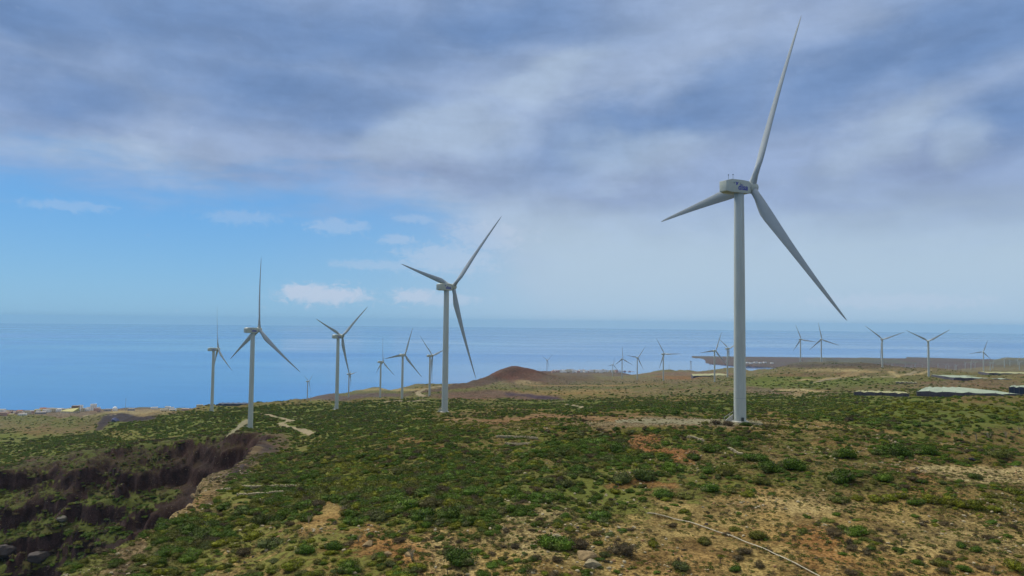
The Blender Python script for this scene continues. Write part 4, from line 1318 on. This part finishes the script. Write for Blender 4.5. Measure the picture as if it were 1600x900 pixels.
# single boulders one can tell apart
BO = [(1509, 719, 9, 3, 'left one of two small black rocks beside the pale bare strip'), (1519, 719, 12, 3, 'right one of two small black rocks beside the pale bare strip'),
      (296, 792, 15, 1, 'pale flat boulder at the gorge rim, lowest of the rim ledge'), (304, 776, 13, 1, 'pale upright boulder on the gorge rim above the flat boulder'), (312, 766, 10, 1, 'small pale boulder at the top of the gorge rim ledge'),
      (97, 812, 18, 2, 'pale grey boulder among shrubs on the floor of the gorge'), (8, 862, 40, 4, 'large dark boulder at the left edge of the gorge'), (62, 872, 34, 4, 'dark rounded boulder low in the gorge, right of the large one'),
      (868, 842, 22, 0, 'pale yellowish rock between two shrubs beside the sandy clearing'), (915, 872, 40, 1, 'broad tan rock slab below the shrubs near the bottom edge'), (925, 884, 30, 0, 'lower pale rock slab below the broad tan slab'),
      (604, 868, 22, 1, 'rusty boulder in the stony heap near the bottom edge'), (575, 852, 20, 1, 'rusty boulder at the left end of the stony heap'), (640, 868, 18, 1, 'rusty boulder at the right end of the stony heap'),
      (1440, 819, 8, 0, 'small white rock on bare ground right of the thin pipe'), (1098, 793, 6, 0, 'small white rock left of the dry shrub above the pipe'), (1385, 706, 9, 0, 'small pale rock between green shrubs on the right')]
BM = [rock_mesh(40, pmat('weathered_stone', (.26, .22, .14), .9, .1, mottled((.26, .22, .14), .35, 2.5, .5)), 3, 'boulder'), rock_mesh(41, pmat('tan_stone', (.235, .17, .09), .9, .1, mottled((.235, .17, .09), .35, 2.5, .5)), 3, 'boulder'), rock_mesh(42, pmat('grey_stone', (.085, .08, .065), .9), 3, 'boulder'), rock_mesh(43, M_BLACK, 3, 'boulder'), rock_mesh(44, M_BSTONE, 3, 'boulder')]
for px_, py_, w_, k, lb in BO:
    P = hit(px_, py_)
    if P is None: continue
    s = w_ / F * P.y / 2
    o = obj('boulder', BM[k], None, (P.x, P.y, P.z + s * .12), (rr.uniform(-.2, .2), rr.uniform(-.2, .2), rr.uniform(0, 6.28)), (s, s * .8, s * .9))
    tag(o, lb, 'rock', 'boulders lying on the near ground')

# low dry-stone terrace walls
def stone_wall(pts, lb, h=.45, wd=.5):
    P = draped_pts(pts, 90, 0)
    V, Fc = [], []
    r = random.Random(len(lb)); b = MB()
    P = [Vector(p) for p in P]
    L = sum((P[i + 1] - P[i]).length for i in range(len(P) - 1)); k = 0; d = 0
    nst = int(L / .42)
    for q in range(nst):
        f = q / nst * (len(P) - 1); i = int(f); p = P[i].lerp(P[min(i + 1, len(P) - 1)], f - i); dr = (P[min(i + 1, len(P) - 1)] - P[i]).normalized()
        if vnoise(np.array([q * .05]), np.array([3.]), len(lb))[0] < -.3: continue
        for lay in range(2):
            s = r.uniform(.18, .3); c = p + Vector((r.uniform(-.1, .1), r.uniform(-.14, .14), .1 + lay * h * .5))
            n0 = len(b.V)
            ring = []
            for zz, rr_ in ((-.16, .8), (0, 1), (.14, .75)):
                ring.append([(c.x + rr_ * s * math.cos(a + s * 9) * r.uniform(.85, 1.15), c.y + rr_ * s * math.sin(a + s * 9) * r.uniform(.85, 1.15), c.z + zz) for a in [j * math.pi / 3 for j in range(6)]])
            b.loft(ring)
    o = obj('stone_wall', b.mesh('stone_wall', M_STONE)); tag(o, lb, 'stone wall', 'old dry-stone terrace walls')


stone_wall([(352, 777), (380, 776), (410, 774.5), (445, 771.5)], 'low pale dry-stone wall on the terrace right of the gorge rim')
stone_wall([(400, 785), (420, 784.5), (441, 780)], 'short dry-stone wall just below the longer one near the gorge rim')
stone_wall([(344, 768), (390, 764), (420, 763), (470, 761)], 'thin broken terrace wall above the low pale wall near the gorge rim')
stone_wall([(776, 684), (800, 684.5), (843, 687.5)], 'pale dry-stone wall on the scrubby slope at mid picture')
stone_wall([(782, 694), (806, 696), (830, 696)], 'short broken wall just below the wall at mid picture')
stone_wall([(1075, 684), (1090, 688), (1101, 692)], 'short pale wall below the turbine pad')
stone_wall([(1138, 703), (1148, 708), (1160, 712)], 'pale broken wall right of the short one, above green shrubs')

# dead sticks and a tabaiba sapling
def dead_bush(px_, py_, hpx, lb, seed):
    P = hit(px_, py_); s = hpx / F * P.y
    r = random.Random(seed); b = MB()
    for k in range(7):
        a = r.uniform(0, 6.28); e = r.uniform(.1, .5)
        p1 = Vector((math.cos(a) * e * .4, math.sin(a) * e * .4, .5)); p2 = Vector((math.cos(a) * e, math.sin(a) * e, r.uniform(.75, 1.)))
        b.tube([(0, 0, -.05), p1, p2], .03, 5, .01)
        b.tube([p1, p1 + Vector((r.uniform(-.3, .3), r.uniform(-.3, .3), .35))], .016, 4, .006)
    o = obj('dead_bush', b.mesh('dead_bush', M_PALEWOOD), None, tuple(P), (0, 0, r.uniform(0, 6)), (s, s, s))
    tag(o, lb, 'dead shrub', 'leafless shrubs')


M_PALEWOOD = pmat('bleached_wood', (.32, .27, .19), .9, .1)
for a in [(536, 805, 16, 'leafless pale-branched shrub right of the bare dirt patch', 1), (482, 818, 14, 'leafless grey shrub left of the bare dirt patch', 2), (560, 846, 12, 'small leafless shrub above the rusty stony heap', 3), (644, 876, 20, 'bare stemmed shrub at the right end of the rusty heap', 4),
          (1526, 690, 12, 'leftmost pale dead bush in the tangle at the right edge', 5), (1545, 686, 12, 'middle pale dead bush in the tangle at the right edge', 6), (1572, 684, 11, 'pale dead bush right of the middle one in the tangle', 7), (1594, 678, 12, 'rightmost pale dead bush in the tangle at the right edge', 8),
          (1552, 896, 14, 'dead upright shrub at the bottom edge near the right corner', 9), (1503, 682, 9, 'small pale dead bush left of the tangle', 10)]:
    dead_bush(*a)


def sapling(px_, py_, hpx, lb, seed, kind='yellow'):
    P = hit(px_, py_); s = hpx / F * P.y
    t = empty('succulent_shrub', tuple(P), seed * 1.3); t.scale = (s, s, s)
    tag(t, lb, 'shrub', 'small umbrella-shaped succulent shrubs')
    b = MB(); b.tube([(0, 0, -.05), (0, 0, .3), (.03, 0, .5)], .05, 6, .035)
    r = random.Random(seed); tips_ = []
    for k in range(8):
        a = k * .785 + r.uniform(-.2, .2); e = r.uniform(.3, .48); tp = (math.cos(a) * e, math.sin(a) * e, r.uniform(.78, .92)); tips_.append(tp)
        b.tube([(.03, 0, .45), (tp[0] * .6, tp[1] * .6, .65), tp], .028, 5, .015)
    obj('stem', b.mesh('stem', M_TWIG), t)
    f = obj('foliage', SAPM[kind], t)


SAPM = {k: bush_mesh('foliage', k, 777, 420, .085, 7, .34, False) for k in ('yellow', 'green')}
for me_ in SAPM.values():
    co = np.empty(len(me_.vertices) * 3, np.float32); me_.vertices.foreach_get('co', co); co = co.reshape(-1, 3)
    co[:, :2] *= .62; co[:, 2] = co[:, 2] * .7 + .72; me_.vertices.foreach_set('co', co.ravel()); me_.update()
for a in [(966, 762, 10, 'small umbrella-shaped shrub on bare red ground below the green thicket', 1), (1409, 853, 16, 'small umbrella-shaped shrub alone on bare ground right of the pipe', 2), (699, 897, 14, 'small umbrella-shaped shrub on pale soil at the bottom edge', 3),
          (725, 899, 12, 'tiny umbrella-shaped shrub right of the one at the bottom edge', 4), (1221, 757, 8, 'tiny umbrella-shaped shrub below the green clump right of the pad', 5), (1126, 880, 13, 'small umbrella-shaped shrub left of the thin pipe near the bottom', 6)]:
    sapling(*a)

# ------------------------------------------------------------------ shade-net sheds
M_NET = pmat('pale_net_roof', (.25, .30, .235), .8, .15, mottled((.25, .30, .235), .2, .12))
M_NETY = pmat('yellowish_net_roof', (.27, .27, .15), .8, .15, mottled((.27, .27, .15), .2, .12))
M_NETD = pmat('dark_net_wall', (.085, .08, .10), .85, .2, mottled((.085, .08, .10), .45, .12))
M_NETB = pmat('dark_blue_net', (.04, .055, .095), .8, .2, mottled((.04, .055, .095), .2, .2))
M_POST = pmat('steel_post', (.13, .13, .13), .6)


def net_shed(corners, Yc, h, roofm, wallm, lb, posts=9):
    """corners: photograph pixels of the roof (far left, far right, near right, near left); the roof lies level at height h above ground near Yc"""
    mr = corners[2][1] * .6 + corners[3][1] * .4; tm = np.mean([ray(*c)[0] / ray(*c)[1] for c in corners])
    for Yq in np.linspace(Yc * .75, Yc * 1.35, 120):
        if z_at(tm, Yq, mr) - float(ground(np.array([tm * Yq]), np.array([Yq]))[0]) < h: break
    Yc = Yq
    pc = np.array([tm * Yc, Yc, 0])
    zg = float(ground(np.array([pc[0]]), np.array([pc[1]]))[0])
    Q = []
    for c in corners:
        d = ray(*c); zr = z_at(tm, Yc, mr)
        Q.append(Vector(d * zr / d[2]))
    root = empty('net_shed', (pc[0], pc[1], zg)); tag(root, lb, 'net shed', 'pale shade-net sheds on the fields')
    nx, ny = 16, 5
    V, Fc = [], []
    def up(p, i, j): return p + Vector((0, 0, .35 * math.sin(i * 1.9 + j) + .25 * ((i + j) % 2)))
    for i in range(nx + 1):
        for j in range(ny + 1):
            a = Q[0].lerp(Q[1], i / nx); c = Q[3].lerp(Q[2], i / nx)
            V.append(tuple(up(a.lerp(c, j / ny), i, j) - Vector((pc[0], pc[1], zg))))
    for i in range(nx):
        for j in range(ny):
            a = i * (ny + 1) + j; Fc.append((a, a + 1, a + ny + 2, a + ny + 1))
    obj('roof', mesh_np('roof', V, Fc, roofm), root)
    top = [V[i * (ny + 1) + ny] for i in range(nx + 1)] + [V[nx * (ny + 1) + j] for j in range(ny - 1, -1, -1)] + [V[i * (ny + 1)] for i in range(nx - 1, -1, -1)] + [V[j] for j in range(1, ny)]
    W, WF = [], []
    for x_, y_, z_ in top:
        g_ = float(ground(np.array([x_ + pc[0]]), np.array([y_ + pc[1]]))[0]) - zg - 1
        W += [(x_, y_, z_ - .12), (x_, y_, min(g_, z_ - 3))]
    n_ = len(top)
    for i in range(n_):
        k = (i + 1) % n_; WF.append((2 * i, 2 * i + 1, 2 * k + 1, 2 * k))
    obj('side_net', mesh_np('side_net', W, WF, wallm), root)
    for q in range(posts):
        i = int(q * nx / (posts - 1)); x_, y_, z_ = V[i * (ny + 1) + ny]
        b = MB(); b.tube([(x_, y_ - .35, z_ - 5.5), (x_, y_ - .35, z_ + .6)], .14, 5)
        obj('post', b.mesh('post', M_POST), root)


net_shed([(1450, 604.8), (1505, 605.5), (1598, 616.5), (1432, 611.5)], 600, 3, M_NET, M_NETD, 'longest pale green roofed shed just behind the green hill on the right')
net_shed([(1344, 610.5), (1410, 612), (1420, 615), (1334, 612.2)], 640, 2.2, M_NETY, M_NETD, 'low yellowish roofed shed left of the longest pale shed')
net_shed([(1455, 585.8), (1530, 587.2), (1581, 593), (1490, 589.8)], 960, 4, M_NET, M_NETD, 'pale green roofed shed right of the broad V turbine foot')
net_shed([(1528, 580.8), (1640, 582), (1640, 585), (1545, 582.8)], 1350, 3, M_NETY, M_NETD, 'thin pale roofed shed at the right edge below the rightmost larger turbine')
net_shed([(1582, 602.8), (1640, 602), (1640, 606.5), (1576, 604.8)], 680, 5, M_NET, M_NETB, 'pale roofed dark sided shed cut by the right edge')
net_shed([(1080, 584.4), (1128, 583.4), (1140, 586.2), (1083, 587.4)], 1750, 2.5, M_NETY, M_NETD, 'pale roofed shed left of the tallest tower below the lattice mast')
net_shed([(1398, 594.2), (1430, 595.5), (1433, 598), (1400, 597)], 960, 2.5, M_NETY, M_NETD, 'small yellow roofed shed left of the broad V turbine')
net_shed([(346, 629.2), (386, 629.2), (390, 631.2), (338, 631.6)], 1150, 7, M_NETB, M_NETB, 'long dark low shed behind the hilltop turbine on the left', 5)

# ------------------------------------------------------------------ houses of the two coastal villages
HC = {'white': (.80, .80, .79), 'cream': (.62, .55, .40), 'yellow': (.60, .50, .16), 'pink': (.52, .33, .27), 'grey': (.33, .32, .34), 'brown': (.25, .17, .13), 'blue': (.30, .38, .50)}
HM = {k: pmat(k + '_plaster', c, .85, .2, mottled(c, .08, .4)) for k, c in HC.items()}
M_WIN = pmat('window_glass', (.03, .04, .06), .2, .5)
M_ROOFR = pmat('red_tile_roof', (.30, .12, .07), .85, .2, mottled((.30, .12, .07), .2, 1.))
M_ROOFF = pmat('flat_roof', (.42, .38, .34), .9, .2)


def house(x, y, z, w, d, h, rz, colr, roof, lb, group, windows=True):
    t = empty('house', (x, y, z), rz); tag(t, lb, 'house', group)
    b = MB(); b.box(-w / 2, w / 2, -d / 2, d / 2, -3, h)
    obj('wall', b.mesh('wall', HM[colr]), t)
    b = MB()
    if roof == 'gable':
        o_ = .3
        b.add([(-w / 2 - o_, -d / 2 - o_, h + .02), (w / 2 + o_, -d / 2 - o_, h + .02), (w / 2 + o_, d / 2 + o_, h + .02), (-w / 2 - o_, d / 2 + o_, h + .02), (-w / 2 - o_, 0, h + d * .28), (w / 2 + o_, 0, h + d * .28)],
              [(3, 2, 1, 0), (0, 1, 5, 4), (2, 3, 4, 5), (0, 4, 3), (1, 2, 5)])
        obj('roof', b.mesh('roof', M_ROOFR), t)
    else:
        b.box(-w / 2 + .25, w / 2 - .25, -d / 2 + .25, d / 2 - .25, h + .003, h + .12)
        b2 = MB()
        for q in ((-w / 2 - .05, w / 2 + .05, -d / 2 - .05, -d / 2 + .22), (-w / 2 - .05, w / 2 + .05, d / 2 - .22, d / 2 + .05), (-w / 2 - .05, -w / 2 + .22, -d / 2 + .22, d / 2 - .22), (w / 2 - .22, w / 2 + .05, -d / 2 + .22, d / 2 - .22)): b2.box(*q, h - .3, h + .6)
        rf = obj('roof', b.mesh('roof', M_ROOFF), t); obj('parapet', b2.mesh('parapet', HM[colr]), rf)
    if windows:
        nf = max(1, int(h // 3)); nc = max(2, int(w // 3.4))
        for f_ in range(nf):
            for c_ in range(nc):
                xx = -w / 2 + (c_ + .5) * w / nc
                b = MB(); zz = .9 + f_ * 3
                b.box(xx - .55, xx + .55, -d / 2 - .06, -d / 2 + .02, zz, zz + 1.3)
                obj('window', b.mesh('window', M_WIN), t)


hr = random.Random(3)
# left village: px, width, colour, roof, height, row py
LV = [(2, 8, 'white', 'flat', 9, 646), (9, 7, 'cream', 'flat', 6, 644), (14, 7, 'brown', 'flat', 5, 647), (20, 8, 'pink', 'gable', 7, 643), (19, 7, 'white', 'flat', 4, 645), (27, 8, 'white', 'flat', 8, 642), (31, 6, 'cream', 'gable', 6, 644), (40, 11, 'brown', 'flat', 6, 642.5),
      (50, 8, 'white', 'flat', 7, 642), (55, 6, 'blue', 'flat', 6, 641.5), (60, 8, 'yellow', 'flat', 6, 643), (67, 7, 'cream', 'gable', 7, 642), (64, 12, 'grey', 'flat', 3, 646.5), (78, 8, 'pink', 'flat', 7, 641.5), (83, 7, 'cream', 'flat', 6, 641),
      (88, 13, 'white', 'flat', 5, 643), (15, 10, 'yellow', 'flat', 3, 650), (35, 9, 'white', 'flat', 2.5, 649), (118, 8, 'brown', 'flat', 8, 640), (124, 7, 'grey', 'flat', 7, 640.5), (133, 6, 'white', 'flat', 4, 641.5), (141, 7, 'cream', 'flat', 5, 641),
      (146, 7, 'white', 'flat', 11, 641), (152, 6, 'grey', 'flat', 4, 642), (126, 5, 'white', 'flat', 9, 640.3), (168, 8, 'grey', 'flat', 3, 640.5), (205, 8, 'grey', 'flat', 3, 639.5), (241, 8, 'white', 'flat', 3, 637.5), (262, 6, 'white', 'flat', 4, 637.2), (268, 6, 'white', 'flat', 3.5, 637.4),
      (256, 9, 'cream', 'flat', 3, 642), (270, 8, 'white', 'flat', 3, 642), (312, 7, 'cream', 'flat', 3, 639), (290, 9, 'pink', 'flat', 3, 641), (6, 9, 'pink', 'flat', 5, 649), (72, 7, 'white', 'flat', 5, 643.5), (45, 7, 'cream', 'flat', 5, 643)]
cnt = {}
for k in range(46):
    a_ = hr.choice([hr.uniform(0, 112), hr.uniform(112, 160), hr.uniform(0, 90)])
    LV.append((a_, hr.uniform(3.5, 6), hr.choice(['white', 'white', 'white', 'cream', 'pink']), 'flat', hr.choice([3, 4, 5]), 643.5 - a_ * .018 + hr.uniform(-1.5, 2.2)))
for px_, wp, colr, roof, hm, py_ in sorted(LV):
    P = hit(px_, py_, 2150, 1000)
    if P is None: continue
    w = wp / F * P.y * 1.2; hm *= 1.35
    key = (colr, roof == 'gable', px_ < 110); cnt[key] = cnt.get(key, 0) + 1
    nm = {'white': 'white', 'cream': 'cream', 'yellow': 'yellow', 'pink': 'pinkish', 'grey': 'grey', 'brown': 'brown', 'blue': 'pale blue'}[colr]
    lb = '%s %s house in the %s, %s from the left' % (nm, 'red-roofed' if roof == 'gable' else 'flat-roofed', 'left coastal village' if px_ < 110 else 'row right of the coastal village', ordn(cnt[key] - 1))
    house(P.x, P.y, P.z, w, w * .7, hm, hr.uniform(-.3, .3) - P.x / P.y * .6, colr, roof, lb, 'houses of the left coastal village', px_ < 160)
# the yellow-green roofed hall in the village
P = hit(109, 644.5, 2150, 1000)
t = empty('warehouse', tuple(P), -.25); tag(t, 'long low hall with a sloping yellow-green roof at the village edge', 'warehouse')
b = MB(); b.box(-17, 17, -9, 9, -2, 3.5); obj('wall', b.mesh('wall', HM['cream']), t)
b = MB(); b.add([(-18, -9.5, 3.52), (18, -9.5, 3.52), (18, 9.5, 3.52), (-18, 9.5, 3.52), (-16, 9, 6), (17, 9, 10.5)], [(3, 2, 1, 0), (0, 1, 5, 4), (2, 3, 4, 5), (0, 4, 3), (1, 2, 5)])
obj('roof', b.mesh('roof', pmat('yellow_green_sheet_roof', (.36, .34, .12), .7, .2)), t)
# white dome
P = hit(179.5, 640, 2150, 1000)
t = empty('radar_dome', tuple(P)); tag(t, 'white round dome standing alone by the sea right of the village', 'dome')
b = MB(); b.lathe([(5.6, -1), (5.6, 3)], 24); obj('base', b.mesh('base', HM['white']), t)
b = MB(); b.lathe([(5.8 * math.cos(R(a)), 3 + 6.8 * math.sin(R(a))) for a in (0, 12, 24, 36, 48, 60, 72, 84, 89)], 28); obj('dome', b.mesh('dome', HM['white'], True), t)
# bluish boulder knob in the side ravine
P = hit(180, 659, 2100, 900)
o = obj('rock_knob', rock_mesh(60, pmat('bluish_rock', (.17, .18, .30), .9, .1, mottled((.17, .18, .30), .25, .3)), 3, 'rock_knob'), None, (P.x, P.y, P.z + 2), None, (4.5, 4.5, 6))
tag(o, 'pale bluish rounded rock knob at the head of the small dark ravine', 'rock')

# middle village
cn2 = 0
for k in range(105):
    px_ = 864 + (1058 - 864) * ((k + .5 + hr.uniform(-.4, .4)) / 105)
    py_ = hr.choice([580.6, 581.3, 582.0])
    P = hit(px_, py_, 4150, 3300)
    if P is None: continue
    wp = hr.uniform(2.4, 4.6) * (1.25 if px_ < 920 else 1)
    w = wp / F * P.y
    colr = hr.choice(['white', 'white', 'white', 'cream', 'pink'] if px_ > 890 else ['pink', 'white', 'cream'])
    house(P.x, P.y, P.z, w, w * .8, hr.choice([6, 8, 9.5, 12]), hr.uniform(-.4, .4), colr, 'flat', 'small flat-roofed house packed into the distant white coastal village', 'houses of the distant white village', False)
for px_, py_, wp in [(1168, 567.5, 4), (1174, 568, 5), (1181, 567, 6), (1188, 567.5, 4), (1195, 567, 5), (1206, 568, 4)]:
    P = hit(px_, py_, 5300, 4360)
    if P is None: continue
    house(P.x, P.y, P.z, wp / F * P.y, 12, 6, .2, 'white', 'flat', 'tiny white house on the far cape across the bay', 'white houses on the far cape', False)

# ------------------------------------------------------------------ masts
def mast(px_, py_, hpx, lb, w=1.2, lattice=True, rmax=5000, rmin=900):
    P = hit(px_, py_, rmax, rmin)
    if P is None: return
    h = hpx / F * P.y
    t = empty('lattice_mast' if lattice else 'radio_mast', tuple(P)); tag(t, lb, 'mast', 'thin masts on the far skyline')
    b = MB()
    if lattice:
        for sx in (-1, 1):
            for sy in (-1, 1): b.tube([(sx * w, sy * w, -2), (sx * w * .35, sy * w * .35, h)], .22, 4)
        nb = 8
        for k in range(nb):
            z0, z1 = h * k / nb, h * (k + 1) / nb; w0, w1 = w * (1 - .65 * k / nb), w * (1 - .65 * (k + 1) / nb)
            for sy in (-1, 1): b.tube([(-w0, sy * w0, z0), (w1, sy * w1, z1)], .12, 4); b.tube([(w0, sy * w0, z0), (-w1, sy * w1, z1)], .12, 4)
    else: b.tube([(0, 0, -2), (0, 0, h)], w, 6, w * .5)
    obj('frame', b.mesh('frame', M_GALV if lattice else M_SEAM), t)
    b = MB(); b.box(-w * .9, w * .9, -.3, .3, h * .88, h * .93); obj('antenna', b.mesh('antenna', M_SEAM), t)


mast(1079.5, 578.6, 15, 'sturdy lattice mast on the skyline left of the tallest tower', 3.2)
mast(1045.5, 578.6, 10, 'thin mast on the skyline left of the lattice mast', .55, False)
mast(1101, 579, 9, 'thin mast just right of the lattice mast', .5, False)
mast(1108, 579.5, 8, 'short thin mast second right of the lattice mast', .5, False)
mast(844, 577.6, 7, 'short mast on the right flank of the reddish cone hill', .45, False, 2100)
mast(196, 640, 19, 'tall thin mast by the sea right of the white dome', .5, False, 2150)
mast(485.5, 627.6, 9, 'short pole at the coastal cliff beside the tiny turbine', .4, False, 2400)
